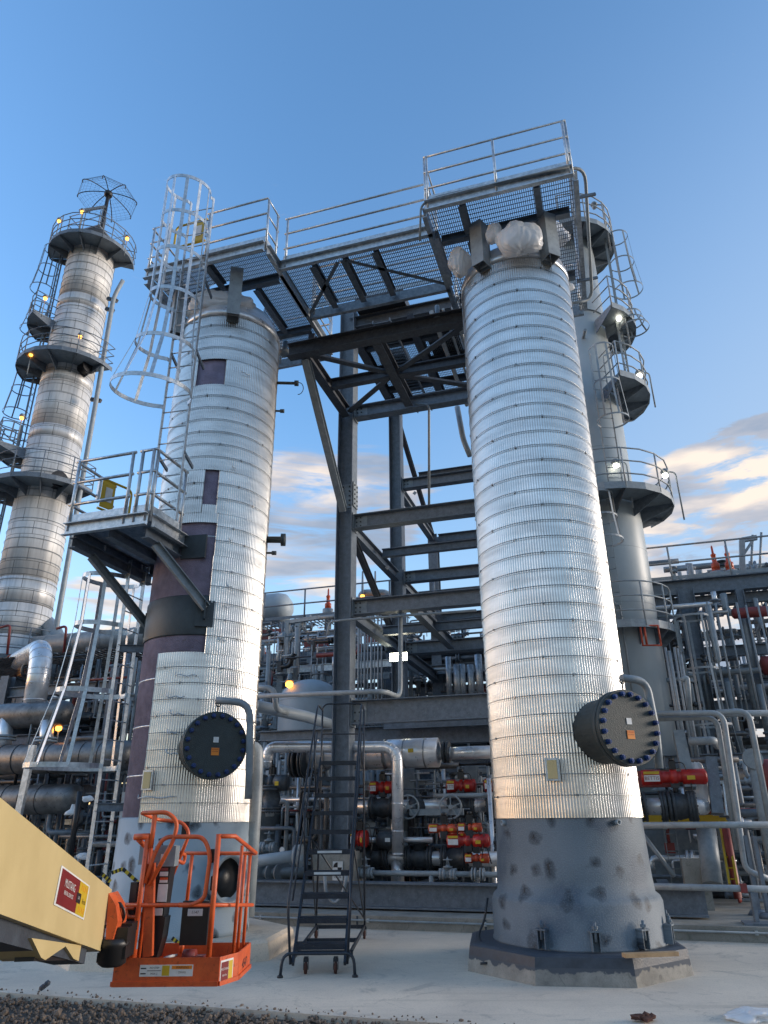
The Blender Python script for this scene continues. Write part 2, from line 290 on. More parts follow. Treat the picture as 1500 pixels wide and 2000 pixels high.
# ------------------------------------------------------------------ world and light
def world():
    w = bpy.data.worlds.new('World'); SC.world = w; w.use_nodes = True; t = w.node_tree; bg = t.nodes['Background']
    sky = N(t, 'ShaderNodeTexSky', sky_type='NISHITA', sun_disc=False); sky.sun_elevation = R_(8); sky.sun_rotation = R_(-88); sky.air_density = 1.0; sky.dust_density = .35; sky.ozone_density = 2.2; sky.altitude = 0
    tc = N(t, 'ShaderNodeTexCoord'); g = tc.outputs['Generated']
    sp = N(t, 'ShaderNodeSeparateXYZ'); t.links.new(g, sp.inputs[0])
    def mask(px, r0, r1, amp=1.0):
        d = ray(*px).normalized(); dp = N(t, 'ShaderNodeVectorMath', operation='DOT_PRODUCT'); t.links.new(g, dp.inputs[0]); dp.inputs[1].default_value = d
        mr = N(t, 'ShaderNodeMapRange', interpolation_type='SMOOTHSTEP'); t.links.new(dp.outputs['Value'], mr.inputs[0])
        mr.inputs[1].default_value = cos(R_(r1)); mr.inputs[2].default_value = cos(R_(r0)); mr.inputs[4].default_value = amp; return mr.outputs[0]
    def addm(a, b_, op='ADD'):
        n = N(t, 'ShaderNodeMath', operation=op); n.use_clamp = True
        for i, q in enumerate((a, b_)):
            if isinstance(q, (int, float)): n.inputs[i].default_value = q
            else: t.links.new(q, n.inputs[i])
        return n.outputs[0]
    # wisps: direction rotated so that streaks climb to the right
    mp = N(t, 'ShaderNodeMapping', vector_type='POINT'); mp.inputs['Rotation'].default_value = (0, R_(24), 0); mp.inputs['Scale'].default_value = (1.6, 1.6, 13); t.links.new(g, mp.inputs[0])
    n1 = N(t, 'ShaderNodeTexNoise', i_Scale=2.6, i_Detail=10, i_Roughness=.62, i_Distortion=.7); t.links.new(mp.outputs[0], n1.inputs['Vector'])
    mp2 = N(t, 'ShaderNodeMapping'); mp2.inputs['Rotation'].default_value = (0, R_(10), 0); mp2.inputs['Scale'].default_value = (3.4, 3.4, 13); t.links.new(g, mp2.inputs[0])
    n2 = N(t, 'ShaderNodeTexNoise', i_Scale=3.3, i_Detail=10, i_Roughness=.62, i_Distortion=.3); t.links.new(mp2.outputs[0], n2.inputs['Vector'])
    lm = addm(addm(mask((620, 1030), 2, 9), mask((570, 990), 1, 6, .5)), addm(mask((740, 980), 1, 6), mask((320, 1140), 2, 9, .9)))
    rm = addm(addm(mask((1400, 1010), 1, 8, .8), mask((1480, 890), 1, 4, .6)), mask((1560, 1100), 3, 14, .9))
    low = N(t, 'ShaderNodeMapRange', interpolation_type='SMOOTHSTEP'); t.links.new(sp.outputs[2], low.inputs[0]); low.inputs[1].default_value = .30; low.inputs[2].default_value = .12; low.inputs[4].default_value = .85
    def cloud(noi, msk, lo, hi):
        a = addm(noi, addm(msk, -.62, 'ADD') if False else 0.0); s_ = N(t, 'ShaderNodeMath', operation='MULTIPLY_ADD'); t.links.new(msk, s_.inputs[0]); s_.inputs[1].default_value = .32; t.links.new(noi, s_.inputs[2])
        m_ = N(t, 'ShaderNodeMapRange', interpolation_type='SMOOTHSTEP'); t.links.new(s_.outputs[0], m_.inputs[0]); m_.inputs[1].default_value = lo; m_.inputs[2].default_value = hi; return m_.outputs[0]
    c1 = cloud(n1.outputs['Fac'], lm, .66, .86); c2 = cloud(n2.outputs['Fac'], addm(rm, low.outputs[0]), .70, .84)
    cov = addm(c1, c2); cov = addm(cov, .93, 'MULTIPLY')
    mpc = N(t, 'ShaderNodeMapping'); mpc.inputs['Scale'].default_value = (3, 3, 12); mpc.inputs['Location'].default_value = (0, 0, .35); t.links.new(g, mpc.inputs[0])
    n3 = N(t, 'ShaderNodeTexNoise', i_Scale=1.6, i_Detail=6); t.links.new(mpc.outputs[0], n3.inputs['Vector'])
    shade = ramp(t, n3.outputs['Fac'], [(.38, (.62, .75, .98)), (.5, (1.0, 1.0, 1.1)), (.62, (1.95, 1.66, 1.4))])
    hs = N(t, 'ShaderNodeHueSaturation'); hs.inputs['Saturation'].default_value = SKY_SAT; hs.inputs['Value'].default_value = SKY_VAL; t.links.new(sky.outputs[0], hs.inputs['Color'])
    hz = N(t, 'ShaderNodeMapRange', interpolation_type='SMOOTHSTEP'); t.links.new(sp.outputs[2], hz.inputs[0]); hz.inputs[1].default_value = 0.0; hz.inputs[2].default_value = .62
    dim = ramp(t, hz.outputs[0], [(0, (.84, .64, .60)), (.5, (.92, .82, .81)), (1, (.74, .80, .87))])
    ml = N(t, 'ShaderNodeMix', data_type='RGBA', blend_type='MULTIPLY'); ml.inputs[0].default_value = 1; t.links.new(hs.outputs[0], ml.inputs[6]); t.links.new(dim, ml.inputs[7])
    bk = N(t, 'ShaderNodeMapRange', interpolation_type='SMOOTHSTEP'); t.links.new(sp.outputs[1], bk.inputs[0]); bk.inputs[1].default_value = .0; bk.inputs[2].default_value = -.6
    wm = N(t, 'ShaderNodeMix', data_type='RGBA', blend_type='MULTIPLY'); t.links.new(bk.outputs[0], wm.inputs[0]); t.links.new(shade, wm.inputs[6]); wm.inputs[7].default_value = (.6, .47, .30, 1)
    bd = ramp(t, hz.outputs[0], [(0, (.40, .31, .26)), (.35, (.62, .51, .46)), (.8, (1.08, .92, .86))])
    t.links.new(mixc(t, bk.outputs[0], dim, bd), ml.inputs[7])
    hx = N(t, 'ShaderNodeMapRange', interpolation_type='SMOOTHSTEP'); t.links.new(sp.outputs[0], hx.inputs[0]); hx.inputs[1].default_value = -.15; hx.inputs[2].default_value = .75
    hzi = N(t, 'ShaderNodeMapRange', interpolation_type='SMOOTHSTEP'); t.links.new(sp.outputs[2], hzi.inputs[0]); hzi.inputs[1].default_value = .98; hzi.inputs[2].default_value = .35
    hf = addm(addm(hx.outputs[0], hzi.outputs[0], 'MULTIPLY'), .95, 'MULTIPLY'); skyc = mixc(t, hf, ml.outputs[2], (.80, 1.05, 1.40))
    t.links.new(mixc(t, cov, skyc, wm.outputs[2]), bg.inputs[0]); bg.inputs[1].default_value = SKY_STR
SKY_SAT = 1.08; SKY_VAL = 1.0; SKY_STR = .15
world()
sl = bpy.data.lights.new('sun', 'SUN'); sl.energy = .95; sl.angle = R_(24); sl.color = (1, .87, .74)
so = bpy.data.objects.new('sun', sl); C.objects.link(so)
sd = V3((sin(R_(88))*cos(R_(8)), cos(R_(88))*cos(R_(8)), sin(R_(8)))); so.rotation_euler = sd.to_track_quat('Z', 'Y').to_euler(); so.location = (20, -20, 20)
SC.view_settings.view_transform = 'Standard'; SC.view_settings.look = 'None'; SC.view_settings.exposure = 1.95; SC.view_settings.gamma = 1
# ------------------------------------------------------------------ ground
g = MB(); g.add([V3((-900, -600, -.06)), V3((900, -600, -.06)), V3((900, 1500, -.06)), V3((-900, 1500, -.06))], [(0, 1, 2, 3)])
struct(g.build('ground', M['gravelbed']))
pa, pb = PZ(0, 1938, 0), PZ(900, 2001, 0); dd = (pb-pa).normalized(); ea = pa-dd*30; eb = pb+dd*30
g = MB(); g.poly([ea, eb, V3((60, 60, 0)), V3((-60, 60, 0))], .25); struct(g.build('concrete_yard', M['conc'], loc=(0, 0, -.25)))
g = MB(); q = L(0, -1.35).dot(W)
g.poly([L(-60, -1.35, .2), L(60, -1.35, .2), L(60, 60, .2), L(-60, 60, .2)], .215); struct(g.build('raised_slab', M['kconc'], loc=(0, 0, 0)))
g = MB()
for i in range(9): 
    u = -8+i*2.2; g.box(L(u, -1.352, .095), .03, .012, .19, (U, W, Z))
struct(g.build('kerb_joints', M['dconc']))
c = thing('kerb_conduit', 'thin pale conduit clipped along the face of the kerb', 'conduit', L(0, -1.40, .1))
g = MB(); g.tube([L(-14, -1.385, .13), L(14, -1.385, .13)], .016); g.build('conduit_pipe', M['grey'], c)
for i in range(9): g = MB(); g.box(L(-7+i*2, -1.37, .13), .04, .05, .06, (U, W, Z)); g.build('clamp', M['galv'], c)
# gravel
g = MB(); rnd = random.Random(3); nrm = V3((dd.y, -dd.x, 0))
ico = [V3(p).normalized() for p in ((0, 0, 1), (.9, 0, .45), (.28, .85, .45), (-.72, .53, .45), (-.72, -.53, .45), (.28, -.85, .45), (.72, .53, -.45), (-.28, .85, -.45), (-.9, 0, -.45), (-.28, -.85, -.45), (.72, -.53, -.45), (0, 0, -1))]
icf = [(0, 1, 2), (0, 2, 3), (0, 3, 4), (0, 4, 5), (0, 5, 1), (1, 6, 2), (2, 7, 3), (3, 8, 4), (4, 9, 5), (5, 10, 1), (2, 6, 7), (3, 7, 8), (4, 8, 9), (5, 9, 10), (1, 10, 6), (6, 11, 7), (7, 11, 8), (8, 11, 9), (9, 11, 10), (10, 11, 6)]
for i in range(15000):
    s_ = rnd.uniform(-3.5, 10.5); w_ = rnd.uniform(.0, 2.6)**1.0; r = rnd.uniform(.008, .026)*(1.7 if rnd.random() < .05 else 1)
    if rnd.random() < .02: w_ = -abs(rnd.gauss(0, .09)); r *= .55; z = r*.5
    else: z = -.05+rnd.uniform(0, .035)
    p = pa+dd*s_+nrm*w_+V3((0, 0, z)); e = Matrix.Rotation(rnd.uniform(0, 6), 3, (rnd.random()-.5, rnd.random()-.5, rnd.random()-.5+.01))
    sx = V3((rnd.uniform(.7, 1.4), rnd.uniform(.6, 1.1), rnd.uniform(.5, .9)))
    g.add([p+e @ V3((a.x*sx.x, a.y*sx.y, a.z*sx.z))*(r*rnd.uniform(.8, 1.15)) for a in ico], icf)
struct(g.build('gravel', M['stone']), 'stuff')
g = MB()
for k in range(3): p = PZ(84+k*5, 1938, .0)+V3((0, -.05, .05+.02*k)); g.add([p+a*.032*rnd.uniform(.8, 1.2) for a in ico], icf)
tag(g.build('rock', M['dconc']), 'dark lump of rock lying on the concrete edge by the gravel', 'rock')
# ------------------------------------------------------------------ towers
TR = V3((2.45, 10.5, 0)); TL = V3((-3.07, 11.85, 0))
def cyl(ax, a, r, z): return V3((ax.x+r*cos(a), ax.y+r*sin(a), z))
def hit(x, y, ax, R):     # where the sight line meets the vertical cylinder: angle, z
    r = ray(x, y); d = V3((r.x, r.y, 0)); o = V3((CAM.x-ax.x, CAM.y-ax.y, 0)); a = d.dot(d); b = 2*o.dot(d); c_ = o.dot(o)-R*R; q = max(b*b-4*a*c_, 0)
    t = (-b-math.sqrt(q))/(2*a); p = CAM+r*t; return math.atan2(p.y-ax.y, p.x-ax.x), p.z
def corr(g, ax, R, a0, a1, z0, z1, pitch=.037, courses=.25, amp=.0085):
    n = max(2, int(R*(a1-a0)/pitch))*4; nz = max(1, round((z1-z0)/courses)); full = abs(a1-a0-2*PI) < 1e-3
    for j in range(nz):
        za = z0+(z1-z0)*j/nz-(.012 if j else 0); zb = z0+(z1-z0)*(j+1)/nz; vs = []
        zs = (za, (za+zb)/2, zb)
        for k_, z in enumerate(zs):
            ro = R+(.007, .0035, 0)[k_]
            for k in range(n+1):
                a = a0+(a1-a0)*k/n; dn = .0025*noise.noise(V3((cos(a)*3, sin(a)*3, z*2.3+ax.x)))
                vs.append(cyl(ax, a, ro+amp*cos(PI/2*k)+dn, z))
        fs = []
        for i in range(2):
            for k in range(n): fs.append((i*(n+1)+k, i*(n+1)+k+1, (i+1)*(n+1)+k+1, (i+1)*(n+1)+k))
        g.add(vs, fs, 0, True)
        m = max(8, n//8)
        if j:
            pts = [cyl(ax, a0+(a1-a0)*k/m, R+.0135, za+.025) for k in range(m+1 if not full else m)]
            g.tube(pts, .0045, 4, closed=full, mi=1)
            for q in range(5):
                a = a0+(a1-a0)*((j*.137+q*.2) % 1); p = cyl(ax, a, R+.018, za+.025); rd = V3((cos(a), sin(a), 0)); g.box(p, .014, .028, .026, (rd, V3((-rd.y, rd.x, 0)), Z), 1)
def lathe_z(prof, ax, n=64, mi=0, g=None): g = g or MB(); return g.lathe(V3((ax.x, ax.y, 0)), Z, [(r, z) for r, z in prof], n, mi)
def manway(root, ax, c, R=.457, nb=20):
    d = V3((c.x-ax.x, c.y-ax.y, 0)).normalized(); p0 = V3((ax.x, ax.y, c.z)); dist = (V3((c.x, c.y, 0))-V3((ax.x, ax.y, 0))).length
    g = MB(); g.lathe(p0, d, [(R*.86, .8), (R*.88, dist-.16), (R*1.0, dist-.15), (R*1.0, dist-.075)], 40); m = g.build('manway_nozzle', M['mway'], root)
    g = MB(); g.lathe(p0, d, [(R*.97, dist-.072), (R, dist-.065), (R, dist-.006), (R*.985, dist)], 48); g.build('manway_cover', M['mway'], m)
    s, u_, _ = frame(d); side = V3((-d.y, d.x, 0))
    for k in range(nb):
        a = 2*PI*(k+.5)/nb; q = p0+d*(dist)+side*(R*.875*cos(a))+Z*(R*.875*sin(a))
        g = MB(); g.lathe(q, d, [(.034, 0), (.034, .035), (.022, .037), (.02, .06)], 6, sm=False); g.build('bolt', M['blue'], m)
    f = p0+d*(dist+.004)
    def plate(dx, dz, w, h, mat, nm, lb): 
        g = MB(); g.obox(f+side*(dx-w/2)+Z*dz, f+side*(dx+w/2)+Z*dz, h, .004, up=Z) if False else g.box(f+side*dx+Z*dz, w, .006, h, (side, d, Z)); return g.build(nm, mat, m, lb)
    plate(0, .07, .075, .075, M['white'], 'tag_plate', 'small white tag')
    plate(.0, -.09, .11, .1, M['olabel'], 'warning_label', 'orange warning label')
    text('DANGER', .026, M['red'], f+d*.005+Z*(-.06), side, Z, m); text('CONFINED', .019, M['maroon'], f+d*.005+Z*(-.09), side, Z, m)
    g = MB(); g.tube([p0+d*(dist-.03)+Z*R, p0+d*(dist-.03)+Z*(R+.1)], .012); g.tube([p0+d*(dist-.03)+Z*(R+.1)+side*(.03*cos(t))+Z*(.03*sin(t)) for t in [i*PI/5 for i in range(10)]], .008, 6, closed=True); g.build('lifting_eye', M['mway'], m)
# --- right tower
t = thing('process_tower', 'corrugated aluminium clad tower with octagonal plinth, the nearer one on the right', 'tower', TR)
oct_ = [cyl(TR, R_(22.5+45*k-8), 1.42, 0)+V3((-.1, 0, 0)) for k in range(8)]
g = MB(); n = 8
lv = [(1.0, 0), (.985, .17), (.985, .17), (.975, .27), (.93, .29)]
vs = [TR+(p-TR)*s_+Z*z for s_, z in lv for p in oct_]
g.add(vs, [(i*8+k, i*8+(k+1) % 8, i*8+8+(k+1) % 8, i*8+8+k) for i in (0,) for k in range(8)], 0); g.add(vs, [(i*8+k, i*8+(k+1) % 8, i*8+8+(k+1) % 8, i*8+8+k) for i in (2, 3) for k in range(8)]+[tuple(32+k for k in range(8))], 1)
g.build('plinth', [M['pconc'], M['dconc']], t)
g = lathe_z([(1.09, .285), (1.09, .31), (1.075, .33), (1.075, .74), (1.05, .80), (1.0, .84), (.985, 1.0), (.958, 1.70), (.958, 1.9)], TR, 96); g.build('fireproofed_skirt', M['skirt'], t)
for k in range(6):
    a = R_(-125+k*31); g = MB(); rd = V3((cos(a), sin(a), 0)); sd_ = V3((-rd.y, rd.x, 0)); p = cyl(TR, a, 1.12, .40)
    for s_ in (-1, 1): g.box(p+sd_*(.045*s_)+rd*.0, .09, .012, .19, (rd, sd_, Z))
    g.box(p+Z*.105+rd*.0, .11, .13, .018, (rd, sd_, Z)); g.tube([p+rd*.02, p+rd*.02+Z*.2], .02, 8); g.lathe(p+rd*.02+Z*.13, Z, [(.036, 0), (.036, .03)], 6, sm=False); g.build('anchor_chair', M['skirt'], t)
for px in ((986, 1607), (1204, 1606)):
    a, z = hit(*px, TR, .96); rd = V3((cos(a), sin(a), 0)); g = MB(); g.lathe(cyl(TR, a, .93, z), rd, [(.03, 0), (.034, .08), (.022, .08), (.022, .02)], 14); g.build('vent_sleeve', M['grey'], t)
g = MB(); corr(g, TR, .965, 0, 2*PI, 1.70, 10.62); g.build('aluminium_jacket', [M['alu'], M['band']], t)
g = lathe_z([(.985, 10.58), (.985, 10.72), (.95, 10.74), (.93, 10.9), (.86, 11.0), (.6, 11.2), (.2, 11.3), (.01, 11.3)], TR, 64); g.build('tower_head', M['silver'], t)
manway(t, TR, V3((2.45+.37*1.5, 10.5-.93*1.5, 2.72)), R=.457)
a, z = hit(1080, 1503, TR, .98); rd = V3((cos(a), sin(a), 0)); sd_ = V3((-rd.y, rd.x, 0)); p = cyl(TR, a, 1.02, z)
g = MB(); g.box(p, .03, .17, .27, (rd, sd_, Z)); np_ = g.build('nameplate', M['galv'], t); g = MB(); g.box(p+rd*.02, .01, .12, .22, (rd, sd_, Z)); g.build('nameplate_face', M['tan'], np_)
# --- left tower
t = thing('process_tower', 'aluminium clad tower on the left with bare purple insulation patches', 'tower', TL)
oct_ = [cyl(TL, R_(22.5+45*k-8), 1.75, 0) for k in range(8)]
g = MB(); vs = [TL+(p-TL)*s_+Z*z for s_, z in ((1, 0), (.98, .2), (.95, .24)) for p in oct_]
g.add(vs, [(i*8+k, i*8+(k+1) % 8, i*8+8+(k+1) % 8, i*8+8+k) for i in (0, 1) for k in range(8)]+[tuple(16+k for k in range(8))]); g.build('plinth', M['conc'], t)
g = lathe_z([(1.05, .24), (1.05, .3), (1.04, .34), (1.03, .7), (.98, .8), (.96, 1.72), (.93, 1.75)], TL, 96); 
M['skirtl'] = M['skirt'].copy(); M['skirtl'].name = 'pale_fireproofing'
for n_ in M['skirtl'].node_tree.nodes:
    if n_.type == 'VALTORGB' and len(n_.color_ramp.elements) == 3 and n_.color_ramp.elements[0].color[0] < .3:
        for e, c_ in zip(n_.color_ramp.elements, ((.24, .31, .36), (.3, .37, .42), (.36, .43, .48))): e.color = (*c_, 1)
g.build('fireproofed_skirt', M['skirtl'], t)
g = lathe_z([(.928, 1.70), (.928, 10.6)], TL, 64); g.build('insulation', M['purple'], t)
g = MB(); ah, zh = hit(455, 1722, TL, 1.0); rd = V3((cos(R_(-38)), sin(R_(-38)), 0)); p = V3((TL.x, TL.y, .95))
g.lathe(p, rd, [(.3, .8), (.3, 1.06), (.335, 1.06), (.335, 1.13), (.27, 1.13), (.27, .92)], 36); mo = g.build('skirt_opening', M['grey'], t); g = MB(); g.lathe(p, rd, [(.268, 1.02), (.01, 1.021)], 30); g.build('opening_dark_disc', M['black'], mo)  # black disc paints the darkness inside the opening
def ax_at(x, y): return hit(x, y, TL, .965)
aR = R_(150)   # far side, hidden
def sheet(x0, y0, y1, R=.965, name='aluminium_jacket', a1=None, z0=None, z1=None, mat=None):
    a0, za = ax_at(x0, y0); _, zb = ax_at(x0, y1); g = MB(); corr(g, TL, R, a0, a1 if a1 is not None else aR, z0 if z0 is not None else za, z1 if z1 is not None else zb); g.build(name, mat or [M['alu'], M['band']], t)
def zat(y, x=400): return ax_at(x, y)[1]
z_a, z_b, z_c, z_d = 1.68, zat(1275, 320), zat(1085, 430), zat(1000, 400)
ang = lambda x, y: ax_at(x, y)[0]
g = MB(); corr(g, TL, .962, ang(283, 1500), aR, z_a, z_b); g.build('aluminium_jacket', [M['alu'], M['band']], t, 'lower aluminium sheets stopping short of the purple insulation')
g = MB(); corr(g, TL, .966, ang(408, 1180), aR, z_b-.02, z_c); g.build('aluminium_jacket', [M['alu'], M['band']], t)
g = MB(); corr(g, TL, .966, ang(424, 1020), aR, z_c-.01, z_d-.0); g.build('aluminium_jacket', [M['alu'], M['band']], t)
g = MB(); zz = zat(916, 400); corr(g, TL, .966, ang(426, 950), aR+R_(60), z_d-.01, zz); g.build('aluminium_jacket', [M['alu'], M['band']], t)
g = MB(); zq, zr = zat(750, 412), zat(700, 412); corr(g, TL, .966, R_(-175), R_(185), zz-.01, zq); g.build('aluminium_jacket', [M['alu'], M['band']], t)
g = MB(); corr(g, TL, .966, ang(440, 725), ang(386, 725)+2*PI, zq-.01, zr, courses=.4); g.build('aluminium_jacket', [M['alu'], M['band']], t)
g = MB(); corr(g, TL, .966, R_(-175), R_(185), zr-.01, 10.5); g.build('aluminium_jacket', [M['alu'], M['band']], t, 'blue-reflecting upper aluminium sheets')
g = MB(); corr(g, TL, .966, R_(-172), ang(426, 1000), zat(1020, 400), zat(985, 400)); g.build('aluminium_jacket', [M['alu'], M['band']], t)
g = MB(); corr(g, TL, .966, R_(-172), ang(395, 1005)-.02, z_d-.01, zz); 
g.build('aluminium_jacket', [M['alu'], M['band']], t)
g = lathe_z([(.945, zat(1240, 340)), (.95, zat(1240, 340)+.02), (.95, zat(1165, 340)), (.94, zat(1165, 340)+.02)], TL, 64); g.build('shell_ring', M['shell'], t, 'dark primed steel ring between purple insulation')
for zz_ in (2.3, 3.0, 3.7, 6.0, 7.6):
    g = lathe_z([(.929, zz_), (.934, zz_+.004), (.934, zz_+.02), (.929, zz_+.024)], TL, 64); g.build('insulation_band', M['galv'], t)
g = lathe_z([(.985, 10.48), (.985, 10.62), (.97, 10.64), (.93, 10.75), (.86, 10.95), (.5, 11.15), (.01, 11.2)], TL, 64); g.build('tower_head', M['silver'], t)
# loose unbanded wires
rnd = random.Random(11)
for (x, y, l) in ((345, 1320, 95), (330, 1362, 75), (335, 1395, 60), (330, 1432, 40), (328, 1472, 50), (275, 1558, 170), (452, 915, 20), (445, 1055, 20), (440, 1145, 30), (432, 1185, 40), (425, 1250, 40), (470, 730, 50)):
    a, z = ax_at(x, y); pts = [cyl(TL, a+l/290*1.0*k/8, .985+.05*(1-k/8)*rnd.random()+.012, z+.012*sin(k*1.3+x)) for k in range(9)]
    g = MB(); g.tube([pts[0]+Z*.05, *pts], .007, 5); g.build('loose_band', M['galv'], t)
manway(t, TL, V3((TL.x+.446*1.5, TL.y-.894*1.5, 2.68)), R=.457)
a, z = ax_at(293, 1524); rd = V3((cos(a), sin(a), 0)); sd_ = V3((-rd.y, rd.x, 0)); p = cyl(TL, a, 1.02, z)
g = MB(); g.box(p, .03, .17, .27, (rd, sd_, Z)); np_ = g.build('nameplate', M['galv'], t); g = MB(); g.box(p+rd*.02, .01, .12, .22, (rd, sd_, Z)); g.build('nameplate_face', M['tan'], np_)
for (x, y, l, r) in ((545, 745, .45, .03), (528, 1052, .35, .06), (530, 800, .2, .02), (523, 1078, .2, .02)):    # nozzles sticking out on the right side
    z = CAM.z+(ray(x, y).z/ray(x, y).y)*TL.y; rd = V3((.97, .05, 0)).normalized(); p = V3((TL.x, TL.y, z)); g = MB()
    g.lathe(p, rd, [(r, .8), (r, .95+l-.08), (r*1.9, .95+l-.08), (r*1.9, .95+l), (r*.4, .95+l)], 12); nz_ = g.build('nozzle', M['shell'], t)
    if l > .4: g = MB(); g.tube([p+rd*(.95+l)+V3((.1*sin(q), 0, -.12+.14*cos(q))) for q in [k*.4 for k in range(9)]], .008, 5); g.build('cable_loop', M['black'], nz_)
# ------------------------------------------------------------------ railings, gratings, ladders
def railing(name, label, pts, z, h=1.07, cat='railing', mat=None, toe=True, group=None, gap=1.2, r=.022, parent=None, closed=False, n=3, skip=()):
    mat = mat or M['galv']; root = parent or thing(name, label, cat, V3((pts[0].x, pts[0].y, z)), group)
    P = [V3((p.x, p.y, z)) for p in pts]
    if closed: P = P+[P[0]]
    for k in range(n):
        hh = h*(1-k*.36) if n == 3 else h*(1-k*.5); g = MB(); g.tube([p+Z*hh for p in P], r, 6); g.build('top_rail' if k == 0 else 'mid_rail', mat, root)
    for i, (a, b) in enumerate(zip(P, P[1:])):
        l = (b-a).length; m = max(1, round(l/gap)); off = .06/l if m >= 1 else 0
        for q in range(m+1):
            f = min(max(q/m, .05/l), 1-.05/l)
            if q == m and i < len(P)-2 and (P[i+2]-b).length < .5: continue
            p = a.lerp(b, f); g = MB(); g.tube([p-Z*.16, p+Z*(h)], r*1.1, 6); g.build('post', mat, root)
    if toe:
        g = MB(); [g.obox(a+Z*.06, b+Z*.06, .008, .11) for a, b in zip(P, P[1:])]; g.build('toe_board', mat, root)
    return root
def clip_line(poly, p, d):
    ts = []
    for a, b in zip(poly, poly[1:]+poly[:1]):
        e = b-a; den = d.x*e.y-d.y*e.x
        if abs(den) < 1e-9: continue
        w_ = a-p; t_ = (w_.x*e.y-w_.y*e.x)/den; s_ = (w_.x*d.y-w_.y*d.x)/den
        if 0 <= s_ < 1: ts.append(t_)
    ts.sort(); return [(p+d*ts[i], p+d*ts[i+1]) for i in range(0, len(ts)-1, 2)]
def grating(poly, z, d1, d2, pitch=.036, cross=.1, hgt=.03, th=.01, hole=None):
    g = MB(); pl = [V3((p.x, p.y, 0)) for p in poly]; c_ = sum(pl, V3())/len(pl)
    for dd_, cc, pt, hh, tt in ((d1, d2, pitch, hgt, th), (d2, d1, cross, .012, .009)):
        for k in range(-120, 121):
            p = c_+cc*(k*pt)
            for a, b in clip_line(pl, p, dd_):
                segs = [(a, b)]
                if hole:
                    hc, hr = hole; mm = a+dd_*((hc-a).dot(dd_)); dist = (V3((hc.x, hc.y, 0))-mm).length
                    if dist < hr:
                        hf = math.sqrt(hr*hr-dist*dist); s0 = (mm-a).length*(1 if (mm-a).dot(dd_) > 0 else -1); ln = (b-a).length; segs = []
                        if s0-hf > 0: segs.append((a, a+dd_*min(s0-hf, ln)))
                        if s0+hf < ln: segs.append((a+dd_*max(s0+hf, 0), b))
                for p0, p1 in segs:
                    if (p1-p0).length > .02: g.obox(p0+Z*z, p1+Z*z, tt, hh)
    return g
def ladder(root, a, b, z0, z1, mat, merged=False, r=.007, step=.3):      # a, b: rail foot points (xy)
    for p in (a, b): g = MB(); g.obox(V3((p.x, p.y, z0)), V3((p.x, p.y, z1)), .065, .012, up=(b-a).normalized()); g.build('ladder_rail', mat, root)
    n = int((z1-z0-.1)/step); G = MB()
    for k in range(n):
        z = z0+.2+k*step; g = G if merged else MB(); g.tube([V3((a.x, a.y, z)), V3((b.x, b.y, z))], .011, 6)
        if not merged: g.build('rung', mat, root)
    if merged: G.build('rungs', mat, root)
def cage(root, a, b, out, zs, rad, mat, flare=1.0, ns=7, w=.075, merged=False):      # hoops open towards the ladder
    mid = (a+b)/2; mid.z = 0; s = (b-a).normalized(); half = (b-a).length/2; rings = []
    for i, z in enumerate(zs):
        rr = rad*(flare if i == 0 else (1+(flare-1)*.3 if i == 1 and flare > 1 else 1)); c_ = mid+out*(rr*1.0); pts = []
        a0 = math.asin(min(.95, half/rr)); 
        for k in range(25):
            th = a0+(2*PI-2*a0)*k/24; pts.append(V3((c_.x, c_.y, z))-out*(rr*cos(th))+s*(rr*sin(th)))
        pts = [V3((b.x, b.y, z))]+pts+[V3((a.x, a.y, z))]; rings.append(pts)
        g = MB(); g.strip(pts, w, .008); g.build('cage_hoop', mat, root)
    G = MB()
    for k in range(ns):
        j = 2+round(22*(k+.5)/ns); g = G if merged else MB(); g.strip([r[j] for r in rings], .05, .006, up=(rings[0][j]-mid-Z*rings[0][j].z).cross(Z).normalized()) if False else None
        pl = [r[j] for r in rings]; nn = (pl[-1]-V3((mid.x, mid.y, pl[-1].z))-out*rad).normalized(); tg = Z.cross(nn).normalized()
        for p, q in zip(pl, pl[1:]): g.obox(p, q, .058, .008, up=nn)
        if not merged: g.build('cage_strap', mat, root)
    if merged: G.build('cage_straps', mat, root)
# --- top platforms. deck level 11.65, beams below
ZD = 11.62
def PDk(px, py, z=ZD-.15): return PZ(px, py, z)
RF0 = V3((.76, 9.29, 0)); RF = [RF0, RF0+U*2.5, RF0+U*2.5+W*3.6, RF0+W*3.6]
LF0 = V3((-4.62, 10.92, 0)); LF = [LF0, LF0+U*2.55, LF0+U*2.55+W*3.45, LF0+W*3.45]
wk0 = V3((-1.95, 10.72, 0)); wkl = (RF0-wk0).dot(U); WK = [wk0, wk0+U*wkl, wk0+U*wkl+W*1.45, wk0+W*1.45]
def deck(name, label, poly, hole=None, cross=(), dark=False):
    t = thing(name, label, 'platform', V3((poly[0].x, poly[0].y, ZD-.3)))
    g = grating(poly, ZD-.02, W, U, hole=hole); g.build('grating', M['galvd'], t)
    for i in range(4):
        a, b = poly[i], poly[(i+1) % 4]; g = MB(); inn = (sum(poly, V3())/4-(a+b)/2).normalized()
        e = (b-a).normalized()*.004; g.ch(a+Z*(ZD-.15)+e*(i % 2), b+Z*(ZD-.15)-e*(i % 2), .08, .22, .012) if i % 2 == 0 else g.ch(a+Z*(ZD-.15)+(b-a).normalized()*.085, b+Z*(ZD-.15)-(b-a).normalized()*.085, .08, .22, .012)
        g.build('edge_channel', M['galv'] if not dark else M['steel'], t)
    for a, b in cross: g = MB(); g.hb(a, b, .12, .16, .01); g.build('cross_beam', M['steel'], t)
    return t
zc_ = ZD-.14
def pp(P0, u, v, z=zc_): return P0+U*u+W*v+Z*z
